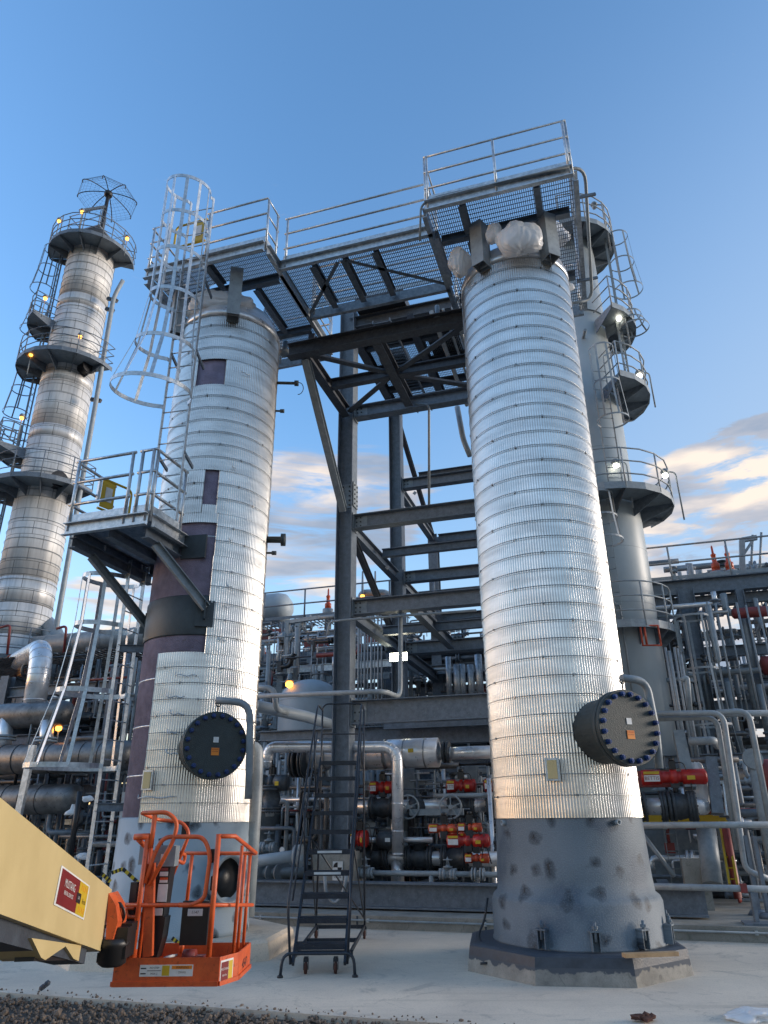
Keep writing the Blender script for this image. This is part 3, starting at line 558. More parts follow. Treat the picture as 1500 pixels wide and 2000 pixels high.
t = deck('tower_platform', 'highest galvanised platform, on top of the right tower', RF, hole=(TR, .62), cross=[(pp(RF0, .1, .85), pp(RF0, 2.4, .85)), (pp(RF0, .1, 2.5), pp(RF0, 2.4, 2.5)), (pp(RF0, .62, .95), pp(RF0, .62, 2.4)), (pp(RF0, 1.9, .95), pp(RF0, 1.9, 2.4)), (pp(RF0, .62, .08), pp(RF0, .62, .75)), (pp(RF0, 1.9, .08), pp(RF0, 1.9, .75)), (pp(RF0, .62, 2.6), pp(RF0, .62, 3.5)), (pp(RF0, 1.9, 2.6), pp(RF0, 1.9, 3.5))])
def posts(t, px, foot=10.25):
    for (x, y) in px:
        p = PD(x, y, 0.0) if False else None
def leg_box(t, ax, ang_, z0, z1, w=.24):
    rd = V3((cos(ang_), sin(ang_), 0)); sd_ = V3((-rd.y, rd.x, 0)); c_ = cyl(ax, ang_, 1.09, 0); g = MB(); h = w/2; th = .012
    for i, (o_, sx, sy) in enumerate(((rd*h, th, w), (rd*-h, th, w), (sd_*(h-th), w-th*2, th), (sd_*-(h-th), w-th*2, th))): g.box(c_+o_+Z*((z0+z1)/2), sx, sy, z1-z0, (rd, sd_, Z))
    g.build('support_leg', M['grey'], t)
for a_ in (-131, -66, 60, 130): leg_box(t, TR, R_(a_), 10.5, 11.45)
t = deck('tower_platform', 'galvanised platform on top of the left tower beside the yellow gate', LF, hole=(TL, .62), cross=[(pp(LF0, .1, .85), pp(LF0, 2.45, .85)), (pp(LF0, .1, 2.5), pp(LF0, 2.45, 2.5)), (pp(LF0, .62, .95), pp(LF0, .62, 2.4)), (pp(LF0, 1.9, .95), pp(LF0, 1.9, 2.4)), (pp(LF0, 1.3, .08), pp(LF0, 1.3, .75))])
for a_ in (-76, -150, 60, 150): leg_box(t, TL, R_(a_), 10.35, 11.45)
t = deck('walkway', 'galvanised grating walkway bridging the two tower tops', WK, cross=[(pp(wk0, k*.62, .1), pp(wk0, k*.62, 1.35)) for k in (1, 2, 3)])
for (a, b) in ((pp(wk0, .1, 1.35, ZD-.22), pp(wk0, 1.15, .15, ZD-.22)), (pp(wk0, 1.25, .15, ZD-.22), pp(wk0, wkl-.1, 1.35, ZD-.22))): g = MB(); g.prof(a, b, [(0, 0), (.07, 0), (.07, .01), (.01, .01), (.01, .07), (0, .07)]); g.build('diagonal_brace', M['steel'], t)
ins = .03
railing('railing', 'three-rail galvanised guard around the right tower platform, highest railing', [RF[3]+V3((0, 0, 0)), RF[0]+W*1.3] if False else [RF[0]+W*.95, RF[0], RF[1], RF[2], RF[3], RF[3]-W*1.0], ZD)
railing('railing', 'guard rail along the front edge of the tower-top walkway', [wk0+U*.04, wk0+U*(wkl-.04)], ZD, gap=2.3)
railing('railing', 'guard rail along the rear edge of the tower-top walkway', [WK[3]+U*.04, WK[2]-U*.04], ZD, gap=2.3)
railing('railing', 'guard rail around the left tower top platform', [LF[0]+U*1.25, LF[1], LF[1]+W*.5], ZD, gap=1.1)
railing('railing', 'rear guard rail of the left tower top platform seen behind the ladder cage', [LF[0]+U*.42, LF[0], LF[3], LF[2], LF[2]-W*1.2], ZD, gap=1.1)
# --- lower platform
ZL = 6.05; B0 = V3((-5.02, 10.39, 0)); LP = [B0, B0+U*1.5, B0+U*1.5+W*.95, B0+U*.95+W*.95, B0+U*.72+W*1.5, B0+U*.72+W*2.15, B0+W*2.15]
t = thing('access_platform', 'mid-height galvanised platform bolted to the left tower above the lower ladder', 'platform', V3((B0.x, B0.y, ZL-.3)))
g = grating(LP, ZL-.02, U, W); g.build('grating', M['galvd'], t)
bz = ZL-.14
for a, b in ((LP[0], LP[1]), (LP[1], LP[1]+W*1.35), (LP[0]+W*.1, LP[6]+U*.0), (LP[6], LP[5]+U*.15)):
    d_ = (b-a).normalized(); g = MB(); g.ch(a+Z*bz+d_*.09 if a is not LP[0] else a+Z*bz, b+Z*bz, .08, .2, .012); g.build('edge_channel', M['galv'] if a in (LP[0], LP[1]) else M['steel'], t)
for a, b in ((LP[0]+U*.08+W*.1+Z*(bz-.17), B0+U*.1+W*2.2+Z*(bz-.17)), (B0+U*.75+W*.1+Z*(bz-.09), B0+U*.75+W*1.5+Z*(bz-.09)), (B0+U*1.42+W*.1+Z*(bz-.17), LP[1]+W*1.5+U*-.08+Z*(bz-.17))): g = MB(); g.hb(a, b, .14, .17, .012); g.build('support_beam', M['steel'], t)
g = MB(); p0 = PD(178, 1084, 10.6); a_, z_ = hit(292, 1190, TL, .99); p1 = cyl(TL, a_, 1.0, z_)
g.ch(B0+U*.12+W*.5+Z*(bz-.28), cyl(TL, R_(178), 1.0, 4.75), .07, .14, .01); g.build('knee_brace', M['mgrey'], t)
a_, z_ = hit(400, 1195, TL, .99); g = MB(); g.ch(B0+U*1.42+W*.35+Z*(bz-.28), cyl(TL, a_, 1.02, z_+.05), .07, .14, .01); g.build('knee_brace', M['mgrey'], t)
for a__, z__ in ((a_, z_), (R_(178), 4.75)):
    rd = V3((cos(a__), sin(a__), 0)); sd_ = V3((-rd.y, rd.x, 0)); g = MB(); g.box(cyl(TL, a__, .96, z__-.02), .04, .28, .42, (rd, sd_, Z)); g.box(cyl(TL, a__, 1.03, z__+.02), .14, .02, .3, (rd, sd_, Z)); g.build('clip_plate', M['shell'], t)
p_ = LP[1]+W*1.5; a__ = math.atan2(p_.y-TL.y, p_.x-TL.x); rd = V3((cos(a__), sin(a__), 0)); g = MB(); g.box(cyl(TL, a__+.12, .95, bz-.1), .05, .42, .4, (rd, V3((-rd.y, rd.x, 0)), Z)); g.build('clip_plate', M['shell'], t)
railing('railing', 'silvery guard rail along the front of the mid-height platform', [B0+W*1.0, B0, LP[1]-U*.38], ZL, gap=.95, r=.026)
railing('railing', 'short guard rail along the tower side of the mid-height platform', [LP[1]-U*.3, LP[1], LP[1]+W*.9], ZL, gap=.8, r=.026)
railing('railing', 'back guard rail of the mid-height platform behind the yellow gate', [B0+W*1.95, LP[6], LP[5]], ZL, gap=.8, r=.026)
def gate(label, p, d, z, w=.62):
    g_ = thing('safety_gate', label, 'gate', V3((p.x, p.y, z)))
    q = V3((p.x, p.y, z)); g = MB(); lo, hi = q+Z*.45, q+Z*1.0; e = d*w
    g.tube(fillet([lo, lo+e, hi+e, hi], .12), .022, 8, mi=0); g.build('gate_frame', M['yellow'], g_)
    g = MB(); g.box(q+Z*.74+d*.16, .26, .012, .5, (d, d.cross(Z), Z)); g.build('sign_plate', M['yellow'], g_)
    for s_ in (.014, -.014): 
        g = MB(); g.box(q+Z*.74+d*.17+d.cross(Z)*s_*.8, .13, .008, .26, (d, d.cross(Z), Z)); g.build('label_sticker', M['white'], g_)
    g = MB(); g.box(q+Z*.74-d*.02, .05, .05, .4, (d, d.cross(Z), Z)); g.build('hinge', M['galv'], g_)
gate('yellow spring safety gate on the mid-height platform', B0+W*.5+U*.1, V3((.55, .835, 0)).normalized(), ZL)
gate('yellow spring safety gate at the top of the upper ladder', LF[0]+U*1.22+W*.05, U*-1, ZD, .7)
# upper ladder
la, lb = V3((-3.70, 10.32, 0)), V3((-3.24, 10.22, 0)); out = (la-lb).cross(Z).normalized(); out = out if out.y < 0 else out*-1
t = thing('caged_ladder', 'upper galvanised caged ladder from the mid platform to the left tower top', 'ladder', V3((la.x, la.y, 6)))
ladder(t, la, lb, 6.0, 12.75, M['galv']); cage(t, la, lb, (out+V3((-.35, 0, 0))).normalized(), [8.1, 9.05, 10.1, 11.0, 11.85, 12.7], .36, M['galv'], flare=1.55)
for z_ in (7.2, 9.2, 10.8):
    for p in (la, lb): g = MB(); g.obox(V3((p.x, p.y, z_)), V3((p.x, p.y, z_))+(TL-p).normalized()*.0+V3((0, .55, 0)), .03, .06); g.build('stand_off_bracket', M['steel'], t)
# lower ladder
la, lb = V3((-4.45, 11.78, 0)), V3((-4.32, 12.2, 0)); out = V3((-1, .0, 0))
t = thing('caged_ladder', 'lower galvanised caged ladder rising from the ground beside the left tower', 'ladder', V3((la.x, la.y, .2)))
ladder(t, la, lb, .3, 5.9, M['galv']); cage(t, la, lb, (W*0-U*.95-W*.35).normalized(), [2.5, 3.65, 4.75, 5.6], .42, M['galv'], flare=1.45, w=.075)
for z_ in (1.9, 4.35): g = MB(); g.hb(V3((la.x, la.y, z_)), V3((-4.0, 11.85, z_)), .07, .12, .01); g.build('stand_off_bracket', M['steel'], t)
# ------------------------------------------------------------------ central frame
hs0 = 1
t = thing('steel_structure', 'tall dark bolted steel frame standing between the two towers', 'steel frame', L(0, 0, .2))
hs_ = M['steel']
def hb(p0, p1, w, h, nm='beam', m=None, lb=None, up=Z): g = MB(); g.hb(p0, p1, w, h, .02, up); return g.build(nm, m or hs_, t, lb)
hb(L(0, 0, 1.15), L(0, 0, 14.2), .36, .38, 'column', up=U); hb(L(0, 4.35, 1.0), L(0, 4.35, 13.9), .36, .36, 'column', up=U); hb(L(0, 9.1, .5), L(0, 9.1, 11.15), .34, .34, 'column', up=W)
for v in (0, 4.35, 9.1): hb(L(5.3, v, 1.0), L(5.3, v, 10.7), .34, .34, 'column', up=W)
for z in (11.0, 8.05, 6.0, 3.75):
    for v, h in ((0, .34), (4.35, .32), (9.1, .3)):
        if z == 3.75: h = .48 if v == 0 else .3
        hb(L(.2, v, z), L(5.1, v, z), .25, h)
    if z < 11:
        hb(L(.2, 2.2, z), L(5.1, 2.2, z), .16, .22)
    for u in (0, 5.3):
        if not (z == 3.75 and u == 0) and z < 11: hb(L(u, .2, z), L(u, 4.15, z), .2, .28)
        hb(L(u, 4.55, z), L(u, 8.9, z), .2, .28)
ZT = 13.75; dk_ = M['beam_backlit']
hb(L(0, .2, ZT), L(0, 4.15, ZT), .22, .3, m=dk_); hb(L(1.6, .12, ZT), L(1.6, 4.2, ZT), .2, .28, m=dk_); hb(L(3.4, .12, ZT), L(3.4, 4.2, ZT), .2, .28, m=dk_)
hb(L(.2, 4.35, ZT), L(5.1, 4.35, ZT), .22, .34, m=dk_); hb(L(.2, 0, ZT), L(5.1, 0, ZT), .22, .34, m=dk_)
for a_, b_ in ((.12, 1.5), (1.7, 3.3), (3.5, 5.1)): hb(L(a_, 2.2, ZT), L(b_, 2.2, ZT), .16, .24, m=dk_); hb(L(a_, 1.1, ZT), L(b_, 1.1, ZT), .14, .18, m=dk_); hb(L(a_, 3.3, ZT), L(b_, 3.3, ZT), .14, .18, m=dk_)
hb(L(.15, 6.6, 12.35), L(5.1, 6.6, 12.35), .2, .24)
hb(L(1.5, .14, 6.0), L(1.5, 4.2, 6.0), .18, .26)
hb(L(-1.9, 0, 3.35), L(-.2, 0, 3.35), .2, .2)
# cantilever
FZ = 11.0; hs_ = M['beam_backlit']
for u in (0, 1.62, 3.6): hb(L(u, -2.7, FZ), L(u, -.14, FZ), .2, .28)
hb(L(-.35, -2.82, FZ+.02), L(3.6, -2.82, FZ+.02), .22, .32); hb(L(.1, -1.4, FZ), L(1.5, -1.4, FZ), .16, .24); hb(L(1.74, -1.4, FZ), L(3.5, -1.4, FZ), .16, .24)
for a, b in ((L(.1, -2.65, FZ-.05), L(1.5, -1.5, FZ-.05)), (L(.1, -.2, FZ-.05), L(1.45, -1.3, FZ-.05)), (L(1.75, -1.5, FZ-.05), L(3.4, -2.6, FZ-.05)), (L(1.75, -1.3, FZ-.05), L(3.5, -.2, FZ-.05))):
    g = MB(); g.prof(a, b, [(-.07, 0), (.07, 0), (.07, .012), (.006, .012), (.006, .1), (-.006, .1), (-.006, .012), (-.07, .012)]); g.build('plan_brace', M['beam_backlit'], t)
for u, tz in ((0, 8.3), (3.6, 8.3)): hb(L(u, -2.7, FZ-.15), L(u, -.22, tz), .16, .16, 'knee_brace', M['mgrey'])
hb(L(.18, .0, 7.9), L(1.45, 2.1, 7.9), .01, .01) if False else None
# posts raising the walkway
for u in (.2, 2.4): hb(L(u, -2.82, FZ+.2), L(u, -2.82, ZD-.28), .14, .14, 'post', up=W)
for (u, v, z0, z1) in ((0, 4.35, 8.0, 10.9), (0, 0, 5.9, 3.9)):
    pass
for a, b in ((L(0, .2, 8.0), L(0, 4.2, 6.1)), (L(0, 4.55, 13.5), L(0, 8.95, 11.15))): g = MB(); g.hb(a, b, .14, .14, .012); g.build('diagonal_brace', hs_, t)
# bolted end plates at the front joints
for (v_, zz_) in ((0, 8.05), (0, 6.0), (0, 3.75), (4.35, 8.05), (4.35, 6.0), (4.35, 11.0), (0, 11.0)):
    for side in (1,):
        h_ = .5 if zz_ == 3.75 else .36; c_ = L(.192, v_-.0, zz_); g = MB(); g.box(c_+U*.02-W*.0, .016, .3, h_+.08, (U, W, Z)); g.box(L(.36, v_-.012, zz_), .3, .012, h_-.08, (U, W, Z)); ep = g.build('end_plate', M['mgrey'], t)
        for k in range(3):
            for q_ in (.26, .36): g = MB(); g.lathe(L(q_, v_-.016, zz_+(k-1)*(h_-.16)/2), W*-1, [(.02, 0), (.02, .02)], 6, sm=False); g.build('bolt', M['dark'], ep)
# splice plates
for s_ in (1,):
    c_ = L(0, 0, 8.75); g = MB(); g.box(c_+U*.212, .02, .3, .62, (U, W, Z)); g.box(c_-W*.02-U*.0, .26, .03, .62, (U, W, Z)); sp_ = g.build('splice_plate', M['mgrey'], t)
    for k in range(5):
        for q in (-.08, .08): g = MB(); g.lathe(c_-W*.035+U*(q-.0)+Z*(.24-.12*k), W*-1, [(.022, 0), (.022, .02)], 6, sm=False); g.lathe(c_+U*.22+W*q+Z*(.24-.12*k), U, [(.022, 0), (.022, .02)], 6, sm=False); g.build('bolt', M['black'], sp_)
# erection marks (small pale diamond tags)
for (x, y, v) in ((710, 1385, -.14), (757, 1108, 2.1), (810, 963, 4.2)):
    p = PV(x, y, v-.03); g = MB(); g.box(p, .1, .006, .1, ((U+Z).normalized(), W, (Z-U).normalized())); g.build('piece_mark_tag', M['grey'], t)
# louvred cable tray and clutter on the frame top
t2 = thing('cable_tray', 'dark ladder cable tray running back over the central frame', 'cable tray', L(.9, -.2, 13.4))
for u in (.75, 1.2): g = MB(); g.obox(L(u, -.3, 13.45), L(u, 4.3, 13.45), .03, .1); g.build('tray_rail', M['steel'], t2)
g = MB(); [g.obox(L(.75, -.25+k*.15, 13.43), L(1.2, -.25+k*.15, 13.43), .03, .02) for k in range(30)]; g.build('tray_rungs', M['steel'], t2)
tf = thing('grating_floor', 'dark grating floor on top of the central frame', 'platform', L(1.7, 0, 13.9))
g = grating([L(.0, -.1), L(5.2, -.1), L(5.2, 4.4), L(.0, 4.4)], 13.93, W, U, pitch=.045, cross=.1, hgt=.035, th=.012); g.build('grating', M['galvd'], tf)
def pipe(name, label, pts, r, mat, fr=None, group=None, cat='pipe', n=10, seams=0):
    g = MB(); pts = fillet(pts, fr or r*3) if len(pts) > 2 else pts; g.tube(pts, r, n)
    if seams:
        for a, b in zip(pts, pts[1:]):
            l = (b-a).length
            for k in range(int(l/seams)+1 if l > .05 else 0):
                p = a.lerp(b, min((k+.5)*seams/max(l, seams), 1)); d = (b-a).normalized(); g.lathe(p-d*.012, d, [(r*1.005, 0), (r*1.03, .004), (r*1.03, .02), (r*1.005, .024)], n)
    return tag(g.build(name, mat), label, cat, group)
for k, (u, v0, z, r, lb) in enumerate(((2.3, -.3, 13.4, .06, 'left of three pale pipes running under the tower-top walkway'), (2.6, -.3, 13.42, .035, 'middle of three pale pipes running under the tower-top walkway'), (2.85, -.3, 13.4, .05, 'right of three pale pipes running under the tower-top walkway'))):
    pipe('process_pipe', lb, [L(u, v0, z), L(u, 4.3, z)], r, M['grey'])
for k, (u, v) in enumerate(((-.55, -2.6), (2.95, -2.75))):
    p = L(u, v, 11.15); g = MB(); g.lathe(p, Z, [(.1, 0), (.13, .03), (.13, .08), (.05, .12), (.05, .35)], 14); tag(g.build('spring_can', M['mgrey']), ('small grey spring hanger under the walkway nearer the left tower', 'small grey spring hanger under the walkway beside the right tower')[k], 'pipe hanger')
# equipment tray/box under walkway
g = MB(); g.box(L(.95, .2, 14.1), 1.3, 1.2, .3, (U, W, Z)); g.box(L(2.2, 1.6, 14.15), .9, 2.0, .3, (U, W, Z)); g.box(L(.6, 2.8, 14.1), .8, 1.6, .24, (U, W, Z)); g.box(L(4.2, 3.0, 14.1), 1.3, 1.6, .3, (U, W, Z)); tag(g.build('junction_duct', M['dark']), 'dark box ducting lying on the topmost grating of the central frame', 'duct')

g = MB(); bank = [(-400, -34), (-60, -36), (-30, -31), (0, -33), (35, -30), (70, -24), (400, -20)]; vs = []
for x_, y_ in bank: vs += [V3((x_, y_, -.1)), V3((x_, y_-5, 2.9+.5*sin(x_))), V3((x_, y_-12, 3.4)), V3((x_, y_-40, -.1))]
g.add(vs, [(i*4+k, i*4+k+1, i*4+5+k, i*4+4+k) for i in range(6) for k in range(3)], 0, True); struct(g.build('unseen_reflection_bank', pm('unseen_bank_brown', (.2, .15, .1), (.1, .08, .055), .95, 0, .4, .2, 5)))  # added bank behind the camera, never in view, for the lower cladding to reflect
# ------------------------------------------------------------------ rolling stair
RO = V3((-.82, 9.95, 0)); X = V3((1, 0, 0)); Y = V3((.03, 1, 0)).normalized()
def rl(x, y, z): return RO+X*x+Y*y+Z*z
mt = pm('dark_blue_grey_enamel', (.035, .042, .055), (.02, .025, .035), .4, .2, 12, .1, 60, dirt=(.09, .09, .09))
t = thing('rolling_stair', 'dark ten-step rolling warehouse stair standing on the concrete between the towers', 'rolling stair', RO)
for s_ in (-1, 1):
    g = MB(); g.obox(rl(.31*s_, -.02, .12), rl(.31*s_, 2.3, 2.62), .03, .06); g.build('stringer', mt, t)
    g = MB(); g.tube(fillet([rl(.34*s_, -.02, .12), rl(.38*s_, -.14, .75), rl(.36*s_, .05, 1.15), rl(.36*s_, 2.1, 3.45), rl(.36*s_, 2.75, 3.45)], .15), .016, 8); g.build('handrail', mt, t)
    g = MB(); g.tube([rl(.36*s_, .1, .78), rl(.36*s_, 2.15, 3.0)], .013, 6); g.build('mid_rail', mt, t)
    for k in (3, 7): g = MB(); g.tube([rl(.31*s_, .1+.235*k, .3+.25*k), rl(.36*s_, .1+.235*k-.02, 1.2+.26*k)], .013, 6); g.build('baluster', mt, t)
    g = MB(); g.tube([rl(.36*s_, 2.8, 3.45), rl(.36*s_, 2.8, 2.5), rl(.38*s_, 2.85, .14)], .016, 8); g.build('rear_leg', mt, t)
    g = MB(); g.tube([rl(.3*s_, 1.2, 1.45), rl(.38*s_, 2.8, .25)], .012, 6); g.build('side_brace', mt, t)
    g = MB(); g.obox(rl(.33*s_, .0, .16), rl(.38*s_, 2.85, .16), .025, .05); g.build('base_rail', mt, t)
g = MB(); g.tube(fillet([rl(-.36, 2.8, 2.55), rl(-.36, 2.8, 3.56), rl(.36, 2.8, 3.56), rl(.36, 2.8, 2.55)], .12), .015, 8); g.tube([rl(-.36, 2.8, 3.05), rl(.36, 2.8, 3.05)], .012, 6); g.build('top_guard', mt, t)
for k in range(10):
    d_ = .22 if k < 9 else .5; g = MB(); y = .1+.235*k; z = .3+.25*k
    g.box(rl(0, y+d_/2-.06, z), .6, d_, .035, (X, Y, Z)); g.box(rl(0, y-.06, z-.012), .6, .012, .06, (X, Y, Z)); tr = g.build('tread', mt, t)
    if k in (3, 4): g = MB(); g.box(rl(0, y-.068, z-.01), .36 if k == 3 else .34, .006, .03, (X, Y, Z)); g.build('edge_label', M['white'], tr)
for y in (.5, 1.5, 2.85): g = MB(); g.obox(rl(-.37, y, .16), rl(.37, y, .16), .03, .05); g.build('base_cross_bar', mt, t)
g = MB(); g.tube([rl(-.3, 1.3, 1.45), rl(.36, 2.8, .3)], .012, 6); g.build('rear_brace', mt, t)
g = MB(); g.tube(fillet([rl(-.44, -.12, .01), rl(-.42, -.1, .24), rl(.42, -.1, .24), rl(.44, -.12, .01)], .12), .018, 8); g.build('front_foot_bar', mt, t)
for s_ in (-1, 1): g = MB(); g.lathe(rl(.44*s_, -.12, 0), Z, [(.035, 0), (.035, .02), (.02, .03)], 12); g.build('foot_pad', M['black'], t)
for x, y in ((-.17, .12), (.19, .12), (-.37, 2.82), (.38, 2.82)):
    g = MB(); g.box(rl(x, y, .15), .05, .06, .05); g.box(rl(x-.028, y, .1), .006, .04, .12); g.box(rl(x+.028, y, .1), .006, .04, .12); w_ = g.build('caster', mt, t)
    g = MB(); g.lathe(rl(x-.02, y-.02, .063), X, [(.045, 0), (.063, .005), (.063, .035), (.045, .04)], 18); g.build('wheel', M['rust'], w_)
# ------------------------------------------------------------------ boom lift
def cp(x, y): return (200+x/4.6875, 1550+y/4.6875)
def q(x, y, d=6.3): return PD(*cp(x, y), d)
t = thing('boom_lift', 'beige boom with a worn orange work basket hovering over the yard', 'boom lift', V3((-1.6, 6.5, 0)))
og = M['orange']; ZO = 0
FLp, FRp, Cp, BRp, BLp = V3((-2.06, 6.28, 0)), V3((-1.27, 6.28, 0)), V3((-1.17, 6.5, 0)), V3((-1.16, 6.98, 0)), V3((-2.0, 6.98, 0))
pl = [FLp, FRp, Cp, BRp, BLp]
z0, z1 = .57, .75
g = MB(); g.poly([p+Z*(z0+.03) for p in pl], .03); bf = g.build('basket_floor', og, t)
g = MB(); [g.obox(p+Z*(z0+.01), p2+Z*(z0+.01), .035, .03) for p, p2 in zip(pl, pl[1:]+pl[:1])]; g.build('floor_rim', og, t)
for i, (a, b) in enumerate(zip(pl, pl[1:]+pl[:1])): g = MB(); g.obox(a+Z*(z0+z1)/2, b+Z*(z0+z1)/2, .008, z1-z0); g.build('kick_plate', og, t)
def decal(c_, ax, w, h, cells, parent, nm='safety_decal', n_=None, lb=None):
    nrm_ = n_ or ax.cross(Z).normalized(); r_ = None
    for (x0, x1, y0, y1, mat) in cells:
        g = MB(); g.box(c_+ax*((x0+x1-1)/2*w)+Z*((y0+y1-1)/2*h)+nrm_*(.0055+.001*(r_ is not None)), (x1-x0)*w, .003, (y1-y0)*h, (ax, nrm_, Z)); o = g.build(nm, M[mat], r_ or parent, None if r_ else lb); 
        if r_ is None: r_ = o; nm = 'decal_panel'
    return r_
axF = (FRp-FLp).normalized(); fc = q(585, 1620, 6.275); fc.y = FLp.y
d_ = decal(fc, axF, .4, .075, [(0, 1, 0, 1, 'white'), (.42, .56, .06, .94, 'yellow'), (.6, .98, .62, .92, 'olabel'), (.14, .4, .47, .52, 'black'), (.02, .12, .2, .3, 'black'), (.02, .12, .65, .75, 'black')], bf, lb='white safety decal strip with yellow and orange panels')
for i_, (s_, dx, dz, sz) in enumerate((('WARNING', .12, .02, .02), ('NO STEP', -.09, .018, .018), ('MAX 2', -.09, -.02, .018), ('230 KG', .12, -.012, .018))): text(s_, sz, M['black'], fc+axF*dx+Z*dz-V3((0, .009, 0)), axF, Z, d_)
ax2 = (Cp-FRp).normalized(); c2 = (Cp+FRp)/2+Z*.645
d2 = decal(c2-ax2*.03, ax2, .16, .16, [(0, 1, 0, 1, 'white'), (.05, .62, .08, .92, 'maroon'), (.64, .95, .08, .92, 'yellow')], bf, lb='maroon and yellow rental decal')
n2 = ax2.cross(Z).normalized(); text('MUSTANG', .022, M['white'], c2-ax2*.055+Z*.02+n2*.009, ax2, Z, d2); text('RENTAL', .016, M['white'], c2-ax2*.055-Z*.02+n2*.009, ax2, Z, d2)
ax3 = (BRp-Cp).normalized(); n3_ = ax3.cross(Z).normalized(); text('4547', .09, M['black'], (Cp+BRp)/2+Z*.64+n3_*.006, ax3, Z, bf)
TB = .015
def tb(nm, pts, r=TB, mat=None, fr=.0, n=8, lb=None):
    if fr: pts = fillet(pts, fr, 7)
    g = MB(); g.tube(pts, r, n); return g.build(nm, mat or og, t, lb)
tb('mid_rail', [q(205, 1020), q(1010, 1020), q(1375, 1020, 6.85)]); tb('mid_rail', [q(205, 1020), q(230, 1015, 6.85)])
tb('corner_post', [q(420, 372), q(272, 1520)], .021); tb('corner_post', [q(450, 460, 6.4), q(330, 1510, 6.4)], .016)
tb('gate_hoop', [q(395, 820), q(470, 560), q(560, 395), q(930, 395), q(990, 560), q(935, 960), q(830, 1020), q(700, 1020)], .017, fr=.11)
tb('gate_post', [q(1066, 370), q(970, 1520)], .021); tb('top_rail', [q(1066, 390), q(1215, 390, 6.4), q(1405, 545, 6.9)], .018)
for a, b, d in (((1280, 475), (1195, 1480), 6.5), ((1308, 560), (1235, 1450), 6.75), ((1355, 545), (1285, 1435), 6.9)): tb('side_post', [q(*a, d), q(*b, d)], .014)
tb('rear_top_rail', [q(700, 545, 6.9), q(1400, 548, 6.9)]); tb('rear_post', [q(822, 560, 6.9), q(772, 1000, 6.9)], .016); tb('rear_post', [q(735, 1340, 6.9), q(722, 1460, 6.9)], .02)
tb('top_rail', [q(292, 398), q(430, 392)], .024); tb('console_brace', [q(330, 420), q(455, 545, 6.5), q(530, 560, 6.5)], .02, fr=.05)
tb('console_bail', [q(365, 178), q(600, 170), q(690, 260), q(655, 420), q(430, 840)], .017, fr=.1); tb('console_bail', [q(365, 180), q(500, 240, 6.7), q(730, 258, 6.7), q(800, 360, 6.7), q(610, 830, 6.7)], .015, fr=.1)
tb('bail_post', [q(482, 195), q(442, 500)], .02); tb('console_rail', [q(640, 520, 6.6), q(760, 560, 6.8), q(745, 640, 6.8), q(660, 600, 6.6)], .016, fr=.04)
tb('lower_hook', [q(290, 1045), q(215, 1050), q(225, 1130), q(310, 1130)], .014, fr=.04)
g = MB(); g.obox(q(400, 1500)+V3((0, .05, 0)), q(425, 640)+V3((0, .05, 0)), .07, .05); g.build('mast_plate', og, t)
g = MB(); g.poly([q(*p_, 6.45) for p_ in ((480, 640), (625, 660), (555, 1130), (575, 1135), (545, 1330), (490, 1515), (335, 1515), (350, 1090), (400, 1040), (440, 900))], .16, d=V3((0, -1, 0))); cc = g.build('control_column', M['black'], t, 'black moulded control column')
for (y0_, y1_, m_, dx) in ((680, 705, 'redpipe', 0), (715, 755, 'white', 0), (768, 790, 'ored', 0), (790, 815, 'white', -4), (828, 990, 'white', -14), (1050, 1115, 'white', -52)):
    g = MB(); a_ = q(530+dx, y0_, 6.43); b_ = q(600+dx, y1_, 6.43); g.box((a_+b_)/2-V3((0, .006, 0)), abs(b_.x-a_.x), .004, abs(a_.z-b_.z)); g.build('instruction_label', M[m_], cc)
g = MB(); g.box(q(590, 570, 6.5), .17, .13, .15); g.box(q(390, 560, 6.5), .06, .12, .14); g.box(q(590, 490, 6.5), .14, .1, .03); co_ = g.build('control_box', M['mgrey'], t, 'dark grey control box'); g = MB(); g.tube([q(540, 500, 6.5), q(530, 410, 6.5)], .018, 8); g.tube([q(630, 480, 6.5), q(655, 400, 6.5)], .013, 8); g.build('joystick', M['black'], co_)
g = MB(); g.box(q(560, 590, 6.44)-V3((.0, .02, 0)), .035, .004, .06); g.build('instruction_label', M['white'], co_)
g = MB(); g.box(q(760, 330, 6.75), .06, .02, .13); g.build('control_cover', M['black'], t)
cb_ = q(850, 1180, 6.6); g = MB(); g.box(cb_, .215, .06, .31); dbx = g.build('document_box', M['black'], t, 'black manual holder box'); g = MB(); g.box(cb_+V3((0, -.033, .075)), .12, .004, .05); lb_ = g.build('number_plate', M['white'], dbx); text('1147', .03, M['black'], cb_+V3((0, -.036, .075)), X, Z, lb_)
for y_ in (570, 820): g = MB(); g.box(q(1010, y_, 6.35), .03, .03, .1); g.build('hinge', M['black'], t)
g = MB(); g.lathe(q(740, 1490, 6.6), X, [(.05, 0), (.05, .1)], 14); g.box(q(880, 1500, 6.6), .1, .1, .03); g.build('floor_bracket', M['redpipe'], t)
g = MB(); g.tube(fillet([q(560, 1510, 6.5), q(620, 1490, 6.5), q(680, 1480, 6.6)], .03), .01); g.build('strap', M['white'], t)
